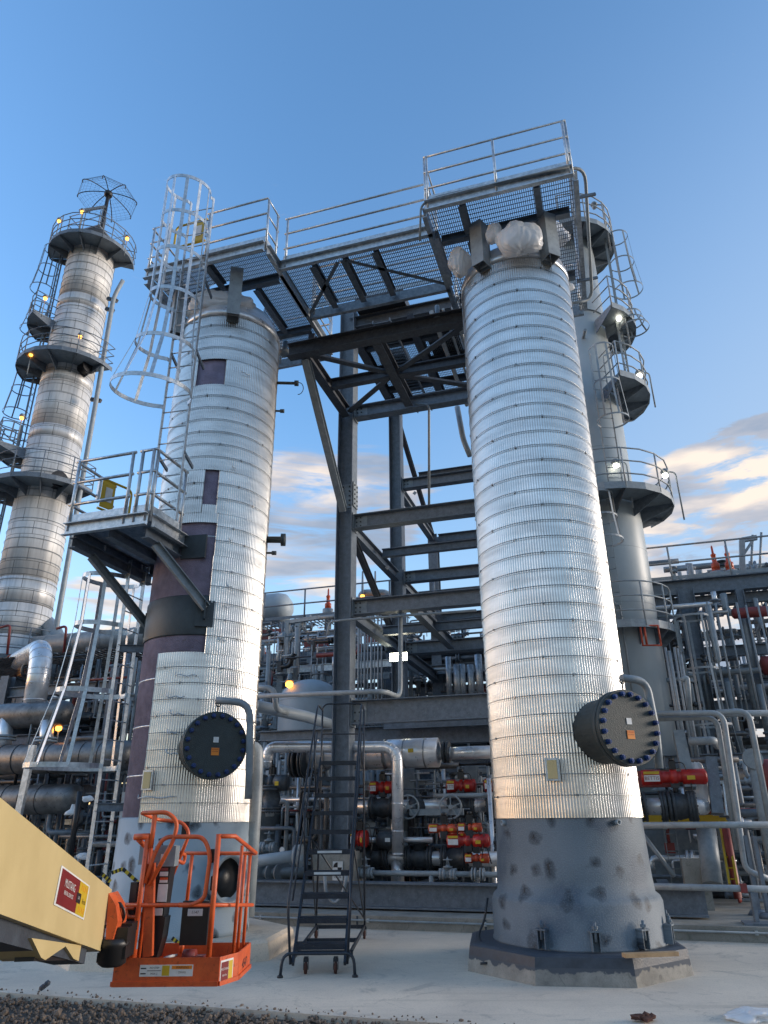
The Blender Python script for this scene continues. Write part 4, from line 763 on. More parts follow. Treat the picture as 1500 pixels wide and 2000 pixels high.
# boom box
e0 = V3((-2.11, 6.12, 1.01)); tp = PD(215, 1737, 6.1); bt = PD(203, 1858, 6.1); ec = (tp+bt)/2
n0 = PD(0, 1568, 3.45); n1 = PD(0, 1783, 3.45); nc = (n0+n1)/2; dr = (ec-nc).normalized(); hgt = (tp-bt).length*1.0
a_ = nc-dr*1.4; sideV = dr.cross(Z).normalized(); upB = sideV.cross(dr).normalized(); off = sideV*-.14
g = MB(); g.obox(a_+off, ec+off, .28, hgt); bm = g.build('boom_section', M['tan'], t)
for k in range(4):
    f = ec-dr*.06+upB*(hgt*(.38-.25*k))+sideV*.004; g = MB(); g.lathe(f, sideV, [(.012, 0), (.012, .008)], 6); g.build('bolt', M['black'], bm)
g = MB(); g.obox(a_+off-upB*(hgt/2+.045), ec+off-upB*(hgt/2+.045)-dr*.35, .2, .09); g.build('underside_strip', M['dconc'], t)  # dark strip along the underside of the boom
def fb(x, y):    # point of the boom's right face seen at this pixel
    r = ray(x, y); n_ = sideV; return CAM+r*(((ec)-CAM).dot(n_)/r.dot(n_))
g = MB(); P_ = [fb(70, 1832)-sideV*.02, fb(165, 1846)-sideV*.02, fb(160, 1877)-sideV*.02, fb(150, 1872)-sideV*.02, fb(135, 1848)-sideV*.02, fb(96, 1875)-sideV*.02, fb(88, 1870)-sideV*.02]
g.poly(P_, .22, d=sideV); g.build('boom_bracket', M['tan'], t); g = MB(); g.obox(fb(88, 1862)-sideV*.1, fb(148, 1862)-sideV*.1, .1, .07); g.build('bracket_pad', M['black'], t)
c0 = [fb(119, 1691), fb(174, 1729), fb(163, 1798), fb(104, 1766)]; cc_ = sum(c0, V3())/4; wd = ((c0[1]-c0[0]).length+(c0[2]-c0[3]).length)/2; hd = ((c0[0]-c0[3]).length+(c0[1]-c0[2]).length)/2
def dpl(x0, x1, y0, y1, e, mat, nm, par): g = MB(); g.box(cc_+dr*((x0+x1-1)/2*wd)+upB*((y0+y1-1)/2*hd)+sideV*e, (x1-x0)*wd, .002, (y1-y0)*hd, (dr, sideV, upB)); return g.build(nm, M[mat], par)
dc = dpl(0, 1, 0, 1, .003, 'white', 'rental_decal', bm); dpl(.04, .64, .05, .95, .005, 'maroon', 'decal_panel', dc); dpl(.645, .96, .05, .95, .005, 'yellow', 'decal_panel', dc); dpl(.6, .74, .34, .62, .0065, 'black', 'decal_panel', dc)
for s_, x_, y_, sz, m_ in (('MUSTANG', .335, .64, .3, 'white'), ('RENTAL SERVICES', .335, .40, .155, 'white'), ('CAT', .67, .48, .12, 'white'), ('Rental', .86, .45, .2, 'black')):
    ot = text(s_, sz*hd*1.0, M[m_], cc_+dr*((x_-.5)*wd)+upB*((y_-.5)*hd)+sideV*.0085, dr, upB, dc)
for yy in (.8, .2):
    for k in range(4): dpl(.72+.06*k, .73+.06*k, yy-.08, yy+.08, .0065, 'olabel', 'decal_panel', dc)
# boom tip
g = MB(); tpc = PD(232, 1795, 6.15); g.poly([PD(x, y, 6.02) for x, y in ((212, 1745), (226, 1768), (230, 1800), (220, 1835), (205, 1850))], .2, d=V3((0, -1, 0))); g.build('boom_tip', og, t)
g = MB(); g.lathe(PD(222, 1850, 6.1), Z, [(.07, -.12), (.1, -.1), (.1, 0), (.12, .02), (.1, .06)], 16); g.box(PD(240, 1838, 6.15), .12, .2, .2); g.box(PD(250, 1810, 6.2), .1, .14, .06); g.box(PD(208, 1868, 6.1), .1, .12, .06); g.box(PD(256, 1800, 6.35), .05, .08, .55); g.build('rotator', M['black'], t)
for k in range(3): g = MB(); g.tube(fillet([PD(224, 1765+k*4, 6.1), PD(236+k*2, 1763+k*3, 6.1), PD(243+k, 1790, 6.12), PD(230, 1812, 6.15)], .06), .009, 6); g.build('hydraulic_hose', M['black'], t)
# ------------------------------------------------------------------ plastic wraps
def wrap(name, label, c_, sx, sy, sz, seed, cat='plastic sheet', n=44, rough=.24):
    g = MB(); vs = []; fs = []
    for i in range(n+1):
        for j in range(n*2):
            th = PI*i/n; ph = PI*j/n; d = V3((sin(th)*cos(ph), sin(th)*sin(ph), cos(th)))
            pn = noise.noise(d*1.1+V3((seed, 0, 0))); k = 1+rough*pn*1.5+.10*sin(th)**.6*(abs(sin(5.5*ph+5*noise.noise(d*1.3+V3((0, seed, 0)))+2*th))-.5)+.035*abs(sin(17*ph+6*noise.noise(d*2+V3((0, 0, seed)))))
            vs.append(c_+V3((d.x*sx, d.y*sy, d.z*sz))*k)
    for i in range(n):
        for j in range(n*2): fs.append((i*n*2+j, i*n*2+(j+1) % (n*2), (i+1)*n*2+(j+1) % (n*2), (i+1)*n*2+j))
    g.add(vs, fs, 0, True); return tag(g.build(name, M['film']), label, cat)
wrap('plastic_wrap', 'large crumpled translucent plastic bag on the front of the right tower head', PD(1015, 466, 9.35), .36, .22, .36, 1.3)
wrap('plastic_wrap', 'smaller lobe of plastic beside the large bag on the right tower head', PD(966, 458, 9.5), .16, .14, .2, 5.3)
wrap('plastic_wrap', 'torn plastic sheet on the left flank of the right tower head', PD(895, 512, 10.0), .2, .16, .3, 2.3)
wrap('plastic_wrap', 'greyish plastic sheet wrapped round the back right of the right tower head', PD(1078, 462, 10.35), .3, .3, .26, 7.1, rough=.25)
wrap('plastic_wrap', 'pointed scrap of plastic sticking out behind the right tower by the platform', PD(1112, 560, 10.6), .09, .06, .09, 3.3)
wrap('plastic_wrap', 'plastic sheet draped over the head of the left tower', V3((TL.x-.1, TL.y-.45, 10.95)), .62, .5, .33, 9.2, rough=.22)
wrap('plastic_bag', 'clear plastic sheeting crumpled on the concrete at the bottom right corner', PZ(1470, 1982, .03), .2, .16, .05, 4.4, rough=.45)
p = PZ(1258, 1996, .0); g = MB(); rnd = random.Random(5)
for k in range(9): c_ = p+V3((rnd.uniform(-.09, .09), rnd.uniform(-.05, .05), .02+rnd.uniform(0, .03))); g.add([c_+V3((a.x*.05, a.y*.035, a.z*.03))*rnd.uniform(.6, 1.2) for a in ico], icf)
tag(g.build('rag', M['rust']), 'rust-brown crumpled rag lying on the concrete in the right foreground', 'rag')
p0, p1 = PZ(1218, 1866, .315), PZ(1322, 1862, .315); g = MB(); g.obox(p0, p1, .09, .04); tag(g.build('timber_plank', M['wood']), 'short pale timber plank lying on the plinth of the right tower', 'plank')
g = MB(); g.obox(PZ(1143, 1828, .31), PZ(1143, 1828, .31)+V3((.02, .03, .26)), .04, .012); tag(g.build('lath', M['white']), 'pale lath leaning upright against the right tower skirt', 'lath')
g = MB(); a_, z_ = hit(956, 1815, TR, 1.14); g.tube(fillet([cyl(TR, a_, 1.14, .75), cyl(TR, a_+.02, 1.2, .5), cyl(TR, a_+.06, 1.3, .34), PD(960, 1880, 9.9)+V3((0, 0, .0)), PD(938, 1882, 9.9)], .08), .014, 6); tag(g.build('earth_cable', M['black']), 'black earthing cable hanging down the left of the right tower plinth', 'cable')
# platform legs etc, gooseneck davit arms
pa_ = PD(421, 1368, 10.55); pipe('davit_arm', 'grey gooseneck davit pipe beside the left manway', [pa_, PD(488, 1372, 10.6), PD(488, 1470, 10.6), PD(485, 1560, 10.7)], .052, M['mgrey'], .3, cat='davit')
pipe('davit_arm', 'grey gooseneck davit pipe above the right manway', [PD(1213, 1324, 9.2), PD(1262, 1330, 9.3), PD(1282, 1430, 9.35), PD(1288, 1500, 9.4)], .05, M['mgrey'], .35, cat='davit')
pipe('standing_pipe', 'thick pale vertical pipe running down the right side of the left tower', [PD(470, 1462, 12.4), PD(503, 1458, 12.4), PD(500, 1560, 12.4), PD(484, 1790, 12.4)], .1, M['grey'], .25, n=16)
pipe('standing_pipe', 'thin riser pipe arching over the right end of the highest platform', [PD(1052, 348, 8.85), PD(1142, 322, 8.9), PD(1157, 585, 11.2), PD(1118, 592, 11.0)], .03, M['mgrey'], .3)
for (x, y, d) in ((1148, 382, 9.3), (1152, 545, 10.9)): g = MB(); g.obox(PD(x-25, y+5, d), PD(x+15, y-3, d), .04, .05); tag(g.build('pipe_bracket', M['steel']), 'short bracket holding the riser pipe '+('near the railing' if y < 400 else 'below the deck of the highest platform'), 'bracket')
pipe('handrail_conduit', 'thin conduit running up under the front edge of the highest platform', [PD(820, 470, 9.45), PD(822, 400, 9.3), PD(850, 385, 9.2), PD(1112, 325, 8.5)], .02, M['mgrey'], .2)
pipe('process_pipe', 'long thin grey pipe crossing in front of the pale dome tank', [L(-2.8, -.6, 4.45), L(.75, -.6, 4.45), L(1.0, .3, 4.45), L(1.0, .3, 5.0), L(1.0, 2.5, 10.9)] if False else [PV(497, 1360, -.5), PV(750, 1350, -.5), PV(782, 1362, .4), PV(782, 1180, .4)], .05, M['grey'], .25)
pipe('process_pipe', 'thin upright conduit on the inner side of the steel frame', [PV(783, 1350, .2), PV(781, 1030, .2), PV(838, 990, .1)] if False else [PV(838, 1003, .5), PV(838, 790, -.1), PV(812, 790, -.1)], .03, M['mgrey'], .12)
pipe('process_pipe', 'curved pale pipe hanging behind the right tower', [PV(893, 795, 5), PV(905, 860, 5), PV(918, 890, 5)], .09, M['grey'], .5)
pipe('process_pipe', 'thin looping line crossing the big steel column at mid height', [PV(640, 1240, -.35), PV(643, 1215, -.35), PV(670, 1211, -.35), PV(930, 1192, -.35)], .025, M['grey'], .12)
# ------------------------------------------------------------------ far towers
def sector(ax, r0, r1, z, a0, a1, seg=8): 
    n = max(3, int((a1-a0)/R_(360/seg/4)));  return [cyl(ax, a0+(a1-a0)*i/n, 1, z) for i in range(n+1)], n
def ringplat(name, label, ax, r0, r1, z, d0, d1, mat, brk=True, lab_r=None, group=None, h=1.07):
    a0, a1 = R_(d0), R_(d1); n = max(4, int((d1-d0)/15)); t = thing(name, label, 'platform', V3((ax.x, ax.y, z)), group); A_ = [a0+(a1-a0)*i/n for i in range(n+1)]
    g = MB(); vs = [cyl(ax, a, r, zz) for a in A_ for r, zz in ((r0, z), (r1, z), (r1, z-.05), (r0, z-.05))]
    g.add(vs, [(i*4+k, i*4+(k+1) % 4, i*4+4+(k+1) % 4, i*4+4+k) for i in range(n) for k in range(4)]+[(3, 2, 1, 0), (n*4, n*4+1, n*4+2, n*4+3)]); g.build('deck', M['mgrey'], t)
    g = MB(); g.strip([cyl(ax, a, r1+.01, z-.04) for a in A_], .2, .012); g.build('edge_channel', mat, t)
    P_ = [cyl(ax, a, r1, z) for a in A_]
    for k in range(3): g = MB(); g.tube([p+Z*h*(1-.36*k) for p in ([cyl(ax, a0, r0, z)]+P_+[cyl(ax, a1, r0, z)])], .022, 5); g.build('top_rail' if k == 0 else 'mid_rail', mat, t)
    for i in range(0, n+1, 2): g = MB(); g.tube([P_[i]-Z*.1, P_[i]+Z*h], .024, 5); g.build('post', mat, t)
    for i in range(0, n+1, max(2, n//6)): 
        a = A_[i]; g = MB(); rd = V3((cos(a), sin(a), 0)); sd_ = V3((-rd.y, rd.x, 0)); g.poly([cyl(ax, a, r0, z-.06), cyl(ax, a, r1-.03, z-.06), cyl(ax, a, r1-.03, z-.16), cyl(ax, a, r0, z-.5)], .02, d=sd_); g.build('bracket', M['steel'], t)
    return t
def lampp(name, label, p, h, arm, mat, glow, group=None, post=True):
    t = thing(name, label, 'lamp', p, group); top = p+Z*h; g = MB()
    g.tube(fillet([p, top, top+arm], .15) if arm.length > .05 else [p, top], .024, 6); g.build('pole', mat, t)
    e = top+arm; g = MB(); g.lathe(e+Z*.02, Z, [(.07, -.08), (.12, -.02), (.08, .06), (.04, .08)], 12); g.build('lamp_head', M['mgrey'], t); g = MB(); g.lathe(e-Z*.2, Z, [(.01, .02), (.065, .04), (.08, .1), (.07, .14)], 12); g.build('bulb', glow, t)
def axis(x, y, d): p = PD(x, y, d); return V3((p.x, p.y, 0))
LT = axis(81, 1000, 27.0); zt = lambda y, ax=None, d=27.0: PD(81, y, d).z
RT = 1.08
t = thing('distillation_tower', 'tall old silver insulated tower at far left with ring platforms', 'tower', LT)
ztop = zt(500)
for i, (ya, yb, m_, rr) in enumerate(((1620, 1250, 'oldclad', 1.12), (1250, 1190, 'oldclad', 1.10), (1190, 1140, 'newclad', 1.1), (1140, 990, 'oldclad', 1.09), (990, 872, 'oldclad', 1.08), (872, 850, 'newclad', 1.085), (850, 765, 'oldclad', 1.08), (765, 745, 'newclad', 1.085), (745, 620, 'oldclad', 1.07), (620, 600, 'newclad', 1.08), (600, 500, 'oldclad', 1.07))):
    za, zb = (max(zt(ya), .2), zt(yb)); g = MB(); g.lathe(LT, Z, [(rr, za), (rr, zb-.001)], 48); g.build('cladding', M[m_], t, 'brighter replaced cladding ring' if m_ == 'newclad' else None)
g = MB(); g.lathe(LT, Z, [(1.08, ztop), (1.0, ztop+.35), (.7, ztop+.65), (.2, ztop+.8)], 32); g.build('tower_head', M['silver'], t)
g = MB()
for k in range(70): z_ = .6+k*.42; (z_ < ztop) and g.tube([cyl(LT, a*PI/16, 1.085 if z_ > 13 else 1.115, z_) for a in range(32)], .01, 4, closed=True)
g.build('bands', M['mgrey'], t)
for (x, y, r_) in ((108, 942, .3), (163, 722, .28)):
    a, z_ = hit(x, y, LT, 1.1); rd = V3((cos(a), sin(a), 0)); g = MB(); g.lathe(V3((LT.x, LT.y, z_)), rd, [(r_, .9), (r_, 1.45), (r_*1.15, 1.45), (r_*1.15, 1.55)], 20); g.build('nozzle', M['dark'], t)
gm = M['steel']
ringplat('ring_platform', 'top ring platform of the far left tower beneath the wire dome', LT, 1.08, 1.95, zt(508), -175, 20, gm)
ringplat('ring_platform', 'small side platform second from the top of the far left tower', LT, 1.08, 2.1, zt(650), -190, -128, gm)
ringplat('ring_platform', 'middle wide ring platform of the far left tower', LT, 1.08, 2.15, zt(733), -185, -12, gm)
ringplat('ring_platform', 'small side platform at left below the middle ring of the far left tower', LT, 1.08, 2.2, zt(893), -195, -135, gm)
ringplat('ring_platform', 'lower ring platform of the far left tower at the left picture edge', LT, 1.08, 2.15, zt(968), -190, -10, gm)
ringplat('ring_platform', 'lowest ring platform of the far left tower with red pipes', LT, 1.1, 2.0, zt(1300), -170, -20, gm)
def cl(name, label, ax, r, a, z0, z1, rad, mat, hoops=1.1, cat='ladder', w=.2, ns=5):
    rd = V3((cos(a), sin(a), 0)); s = V3((-rd.y, rd.x, 0)); c_ = V3((ax.x, ax.y, 0))+rd*r; t = thing(name, label, cat, V3((c_.x, c_.y, z0)))
    ladder(t, c_-s*w, c_+s*w, z0, z1, mat, merged=False, step=.32); n = max(2, int((z1-z0-2.2)/hoops)); cage(t, c_-s*w, c_+s*w, rd, [z0+2.1+(z1-z0-2.1)*k/n for k in range(n+1)], rad, mat, flare=1.25, ns=ns, w=.05); return t
cl('caged_ladder', 'top caged ladder on the left of the far left tower', LT, 1.35, R_(-165), zt(650), zt(508)+.2, .42, gm)
cl('caged_ladder', 'second caged ladder from the top on the far left tower', LT, 1.4, R_(-168), zt(730), zt(650)+1.2, .42, M['mgrey'])
cl('caged_ladder', 'third caged ladder down the far left tower under the middle ring', LT, 1.4, R_(-175), zt(893), zt(730)+.2, .42, gm)
cl('caged_ladder', 'lowest caged ladder of the far left tower beside the lower ring', LT, 1.4, R_(-160), zt(968), zt(893)+1.2, .42, M['mgrey'])
cl('caged_ladder', 'caged ladder on the left foot of the far left tower', LT, 1.4, R_(-160), zt(1300), zt(968)+.1, .42, gm)
zt0 = zt(508)
for i, (x, y, lb) in enumerate(((115, 436, 'amber lamp on a leaning post at the top left of the far left tower'), (160, 418, 'amber lamp by the beam below the wire dome'), (248, 470, 'amber lamp on the right of the top ring platform'), (88, 587, 'amber lamp above the second platform of the far left tower'), (156, 662, 'amber lamp against the upper trunk of the far left tower'), (60, 697, 'amber lamp at the left end of the middle ring platform'), (42, 821, 'amber lamp on the third caged ladder'), (35, 1342, 'amber lamp under the lowest ring platform of the far left tower'), (62, 1412, 'amber lamp between the two big dark vessels'), (114, 1430, 'small amber lamp right of the big dark vessels'))):
    d = 25.4 if i not in (8, 9) else 19; p = PD(x, y, d); lampp('amber_lamp', lb, p-Z*(1.1 if i < 8 else .9)+Z*.2, 1.1 if i < 8 else .9, V3((.0, -.02, 0)), M['mgrey'], M['warm'])
# lightning dissipation dome
tp_ = PD(212, 378, 26.5); mb_ = V3((tp_.x, tp_.y, zt0+.3)); t = thing('lightning_dome', 'umbrella-like wire dome on a mast above the far left tower', 'wire dome', mb_)
g = MB(); g.tube([mb_, tp_-Z*.1], .09, 8); g.build('mast', M['dark'], t); g = MB(); g.lathe(tp_-Z*.2, Z, [(.12, 0), (.2, .05), (.2, .25), (.1, .32)], 10); g.build('hub', M['dark'], t)
rb = [[tp_+V3((cos(a), sin(a), 0))*(1.42*sin(q_))*1.0+Z*(.5*cos(q_)-.42) for q_ in [k*PI*.56/10 for k in range(11)]] for a in [2*PI*j/8+.2 for j in range(8)]]
for r_ in rb: g = MB(); g.tube([tp_]+r_[1:], .025, 5) if False else g.tube(r_, .025, 5); g.build('rib', M['dark'], t)
g = MB()
for k in range(2, 11):
    g.tube([r_[k] for r_ in rb], .005, 3, closed=True)
for j in range(8):
    for f in (.25, .5, .75): g.tube([rb[j][k].lerp(rb[(j+1) % 8][k], f) for k in range(2, 11)], .004, 3)
g.build('wire_mesh', M['dark'], t)
g = MB(); g.obox(PD(155, 412, 26), PD(206, 404, 26.4), .1, .12); tag(g.build('davit_beam', M['steel']), 'short horizontal lifting beam below the wire dome', 'beam')
pt = thing('roof_platform', 'small railed deck on the head of the far left tower', 'platform', V3((LT.x, LT.y, ztop+.8)))
sqp = [LT+U*(sx*.95)+W*(sy*.95)+Z*(ztop+.82) for sx, sy in ((-1, -1), (1, -1), (1, 1), (-1, 1))]; g = MB(); g.poly(sqp, .08); g.build('deck', M['steel'], pt)
railing('', '', [V3((p.x, p.y, 0)) for p in sqp], ztop+.82, parent=pt, closed=True, mat=gm, toe=False, gap=1, n=2)
pipe('downcomer_pipe', 'long thin overhead line running down right of the far left tower', [PD(240, 548, 26.2), PD(222, 580, 26.2), PD(190, 770, 26.2), PD(110, 1225, 26.2), PD(92, 1370, 26.2), PD(160, 1385, 26.2)], .1, M['grey'], .5)
for (x0, y0, x1, y1) in ((210, 583, 229, 588), (207, 603, 222, 607), (178, 780, 197, 783)): g = MB(); g.obox(PD(x0, y0, 26.4), PD(x1, y1, 26.3), .12, .16); tag(g.build('pipe_bracket', M['dark']), 'dark bracket clamping the overhead line, ' + {583: 'topmost', 603: 'second from the top', 780: 'lowest'}[y0], 'bracket')
for k, (x, y) in enumerate(((35, 1285), (90, 1262), (20, 1228), (130, 1230))): pipe('fire_water_pipe', ('red pipe loop low on the far left tower, front', 'red pipe loop right of the silver elbow', 'red pipe loop at the left picture edge', 'thin red pipe loop beside the overhead line')[k], [PD(x-20, y-2, 25), PD(x, y-8, 25), PD(x-6, y+50, 25)], .045, M['redpipe'], .15)
# --- right grey tower
GT = axis(1203, 1200, 19.0); zg = lambda y: PD(1203, y, 19.0).z
t = thing('distillation_tower', 'smooth pale grey tower behind the right tower with stepped trunk', 'tower', GT)
zs_ = zg(1020); g = MB(); g.lathe(GT, Z, [(1.05, .2), (1.05, zs_), (.96, zs_+.6), (.96, zg(800)), (.93, zg(800)+.05), (.9, zg(492)), (.6, zg(482)), (.1, zg(474))], 56); g.build('trunk', M['towerp'], t)
for y in (1195, 1090, 900, 640): g = MB(); z_ = zg(y); r_ = 1.055 if z_ < zs_ else .965; g.lathe(GT, Z, [(r_-.01, z_-.01), (r_, z_), (r_-.01, z_+.012)], 56); g.build('weld_seam', M['mgrey'], t)
gg = M['grey']
ringplat('ring_platform', 'wide ring platform halfway up the pale grey tower', GT, 1.05, 1.95, zg(1000), -120, 28, gg)
ringplat('ring_platform', 'quarter ring platform above the wide one on the pale grey tower', GT, .96, 1.85, zg(790), -75, 25, gg)
ringplat('ring_platform', 'dark-undersided quarter platform on the upper pale grey tower', GT, .95, 1.8, zg(660), -70, 20, gg)
ringplat('ring_platform', 'top ring platform of the pale grey tower', GT, .9, 1.6, zg(495), -110, 40, gg)
ringplat('ring_platform', 'low small platform on the pale grey tower with an orange gate', GT, 1.05, 1.45, zg(1240), -110, -5, gg)
cl('caged_ladder', 'upper caged ladder zigzagging right of the pale grey tower', GT, 1.35, R_(-25), zg(700), zg(495), .35, gg); cl('caged_ladder', 'middle caged ladder above the quarter ring platform', GT, 1.35, R_(-35), zg(790), zg(655), .35, gg)
cl('caged_ladder', 'caged ladder on the front of the pale grey tower above the wide ring', GT, 1.2, R_(-85), zg(1000), zg(740), .35, gg); cl('caged_ladder', 'long lowest caged ladder at the right foot of the pale grey tower', GT, 1.5, R_(-30), .3, zg(1225), .4, gg)
cl('caged_ladder', 'long straight ladder on the left face of the pale grey tower', GT, 1.2, R_(-110), zg(1240), zg(1010), .4, gg)
for (x, y, lb, arm, h) in ((1298, 922, 'lamp on a tall post at the right end of the wide ring platform', -.3, 1.45), (1248, 728, 'lamp on a post above the quarter ring platform', -.3, 1.2), (1202, 903, 'lamp post in front of the pale grey tower', -.3, 1.4), (1208, 617, 'bright lamp by the dark-undersided quarter platform', -.2, 1.2), (1160, 400, 'unlit lamp on a post above the top ring of the pale grey tower', -.3, 2.0), (1195, 1180, 'lamp on a post low at the left of the pale grey tower', -.2, 2.2)):
    p = PD(x, y, 17.9 if y != 1195 else 17.6); p = p-Z*h+V3((-arm, 0, 0)); lampp('platform_lamp', lb, p, h, V3((arm, 0, 0)), gg, M['cool'] if y not in (400, 1180) else M['grey'])
g = MB(); pc = PD(1250, 1222, 17.6); g.tube([pc, pc+V3((.45, 0, 0)), pc+V3((.45, 0, -.5)), pc+V3((0, 0, -.5))], .03, 6, closed=True); g.tube([pc+V3((.1, 0, -.02)), pc+V3((.1, 0, -.48))], .03, 6); tag(g.build('safety_gate', M['ored']), 'orange safety gate on the low platform of the pale grey tower', 'gate')
g = MB(); a, z_ = hit(1140, 658, GT, .95); rd = V3((cos(a), sin(a), 0)); g.lathe(V3((GT.x, GT.y, z_)), rd, [(.05, .9), (.05, 1.3)], 10); tag(g.build('nozzle', M['mgrey']), 'small black nozzle with a cable loop on the pale grey tower', 'nozzle')
# ------------------------------------------------------------------ valves and piping generators
def flange(g, p, d, r, th=.04, n=18, gap=.012):
    for s_ in (-1, 1): g.lathe(p+d*(s_*gap), d*s_, [(r, 0), (r, th)], n)
def fl_bolts(g, p, d, r, k=10):
    a, b, _ = frame(d)
    for i in range(k): c_ = p+a*(r*cos(2*PI*i/k))+b*(r*sin(2*PI*i/k)); g.lathe(c_-d*.07, d, [(.014, 0), (.014, .14)], 5, sm=False)
def wheel(p, ax, R, mat, parent, n=5):
    a, b, _ = frame(ax); g = MB(); g.tube([p+a*(R*cos(2*PI*k/24))+b*(R*sin(2*PI*k/24)) for k in range(24)], R*.09, 6, closed=True)
    for k in range(n): c_ = 2*PI*k/n+.3; g.obox(p, p+a*(R*cos(c_))+b*(R*sin(c_)), R*.1, R*.1)
    g.lathe(p-ax*.03, ax, [(R*.2, 0), (R*.2, .06)], 10); g.build('handwheel', mat, parent)
def gate_valve(label, p, d, r, up=Z, mat=None, group=None, whl=True, wax=None):
    mat = mat or M['valve']; t = thing('gate_valve', label, 'valve', p-Z*r*2, group); L_ = r*1.75; R2 = r*1.75
    g = MB(); g.lathe(p-d*L_, d, [(R2, 0), (R2, .05), (r*1.2, .06), (r*1.45, L_*.7), (r*1.5, L_), (r*1.45, L_*1.3), (r*1.2, 2*L_-.06), (R2, 2*L_-.05), (R2, 2*L_)], 20); 
    for s_ in (-1, 1): g.lathe(p+d*(s_*(L_+.008)), d*s_, [(R2, 0), (R2, .045)], 20); fl_bolts(g, p+d*(s_*(L_-.0)), d, R2*.86, 10)
    g.build('valve_body', mat, t)
    g = MB(); g.lathe(p, up, [(r*1.2, 0), (r*1.1, r*1.9), (r*1.6, r*1.95), (r*1.6, r*2.3), (r*.8, r*2.35), (r*.45, r*2.8)], 16); g.build('bonnet', mat, t)
    g = MB(); [g.obox(p+up*r*2.3+d*(s_*r*.6), p+up*r*4.2+d*(s_*r*.25), r*.22, r*.3) for s_ in (-1, 1)]; g.tube([p+up*r*2.5, p+up*r*5.2], r*.13, 6); g.build('yoke', mat, t)
    if whl: wheel(p+up*r*4.3, wax or up, r*1.5, mat, t)
    return t
def act_valve(label, p, d, r, off=.45, mat=None, alen=.85, ar=.1, adir=None, face=None, word='BETTIS', grp=None, body=True):
    t = thing('actuated_valve', label, 'valve', p-Z*r*2, grp); mat = mat or M['red']; adir = adir or d; R2 = r*1.75; L_ = r*1.7; face = face or W*-1
    if body:
        g = MB(); g.lathe(p-d*L_, d, [(R2, 0), (R2, .05), (r*1.25, .06), (r*1.6, L_), (r*1.25, 2*L_-.06), (R2, 2*L_-.05), (R2, 2*L_)], 20)
        for s_ in (-1, 1): g.lathe(p+d*(s_*(L_+.008)), d*s_, [(R2, 0), (R2, .045)], 20); fl_bolts(g, p+d*(s_*L_), d, R2*.86, 10)
        g.build('valve_body', M['valve'], t)
    c_ = p+Z*off; g = MB(); g.tube([p+Z*r, c_], .05, 8); g.box(p+Z*(off-.12), .14, .14, .14, (U, W, Z)); g.build('mounting_bracket', M['dark'], t)
    g = MB(); h = alen/2; g.lathe(c_-adir*h, adir, [(ar*.8, 0), (ar, .01), (ar, .3*alen), (ar*.75, .31*alen), (ar*.75, .44*alen), (ar*.95, .45*alen), (ar*.95, .55*alen), (ar*.7, .56*alen), (ar*.7, .62*alen), (ar*.98, .63*alen), (ar*.98, .97*alen), (ar*.6, alen)], 18); ac = g.build('actuator', mat, t)
    s_ = adir; f = c_-adir*(h*.68)+face*(ar*1.02); g = MB(); g.box(f-Z*.02, alen*.24, .006, ar*.8, (s_, face, Z)); pl_ = g.build('name_plate', M['white'], ac); g = MB(); g.box(f+Z*(ar*.55), alen*.24, .006, ar*.35, (s_, face, Z)); g.build('caution_plate', M['yellow'], ac)
    g = MB(); g.box(c_+adir*(h*.5)+face*(ar*1.0)-Z*.02, alen*.12, .006, ar*.5, (s_, face, Z)); g.build('caution_plate', M['yellow'], ac)
    if word: text(word, ar*.62, M['redpipe'], f-Z*.02+face*.006, s_, Z, pl_)
    g = MB(); g.box(c_+Z*(ar+.07), .12, .12, .14, (U, W, Z)); g.lathe(c_+Z*(ar+.14), Z, [(.05, 0), (.05, .05), (.03, .06)], 10); g.build('positioner', M['black'], t)
    g = MB(); g.tube(fillet([c_+Z*(ar+.1), c_+Z*(ar+.12)+d*.2+face*.05, c_+d*.28-Z*.1+face*.08, p+d*.25+face*.1], .08), .01, 5); g.build('air_hose', M['black'], t)
    return t
def hp(label, x0, x1, y, v, r, mat, group=None, seams=0, nm='process_pipe', n=12):      # pipe parallel to the frame, given by its two ends in the photo at depth v
    a = PV(x0, y, v); lb = (a-O).dot(U); z = a.z; b = PV(x1, y, v); return pipe(nm, label, [L(lb, v, z), L((b-O).dot(U), v, z)], r, mat, group=group, n=n, seams=seams)
def at(x, y, v): return PV(x, y, v)
# ------------------------------------------------------------------ skid between the towers
sk = thing('skid_base', 'long dark steel skid beam lying on the raised slab', 'steel beam', L(0, -.55, .2))
g = MB(); g.hb(L(-3.2, -.5, .44), L(6.45, -.5, .44), .3, .42, .03); g.build('main_beam', M['steel'], sk)
g = MB(); g.hb(L(-3.0, 2.2, .44), L(6.4, 2.2, .44), .3, .42, .03); g.build('main_beam', M['steel'], sk)
for u in (-2.9, 1.5, 5.9): g = MB(); g.hb(L(u, -.32, .44), L(u, 2.02, .44), .2, .3, .02); g.build('cross_beam', M['steel'], sk)
pr = thing('concrete_pier', 'square concrete pier carrying the big steel column, with a target sign', 'pier', L(0, 0, .2))
g = MB(); g.box(L(0, -.2, .68), .78, .62, .93, (U, W, Z)); g.build('pier_block', M['kconc'], pr)
sc = L(.12, -.525, .82); g = MB(); g.box(sc, .2, .01, .32, (U, W, Z)); sp = g.build('target_sign', M['white'], pr)
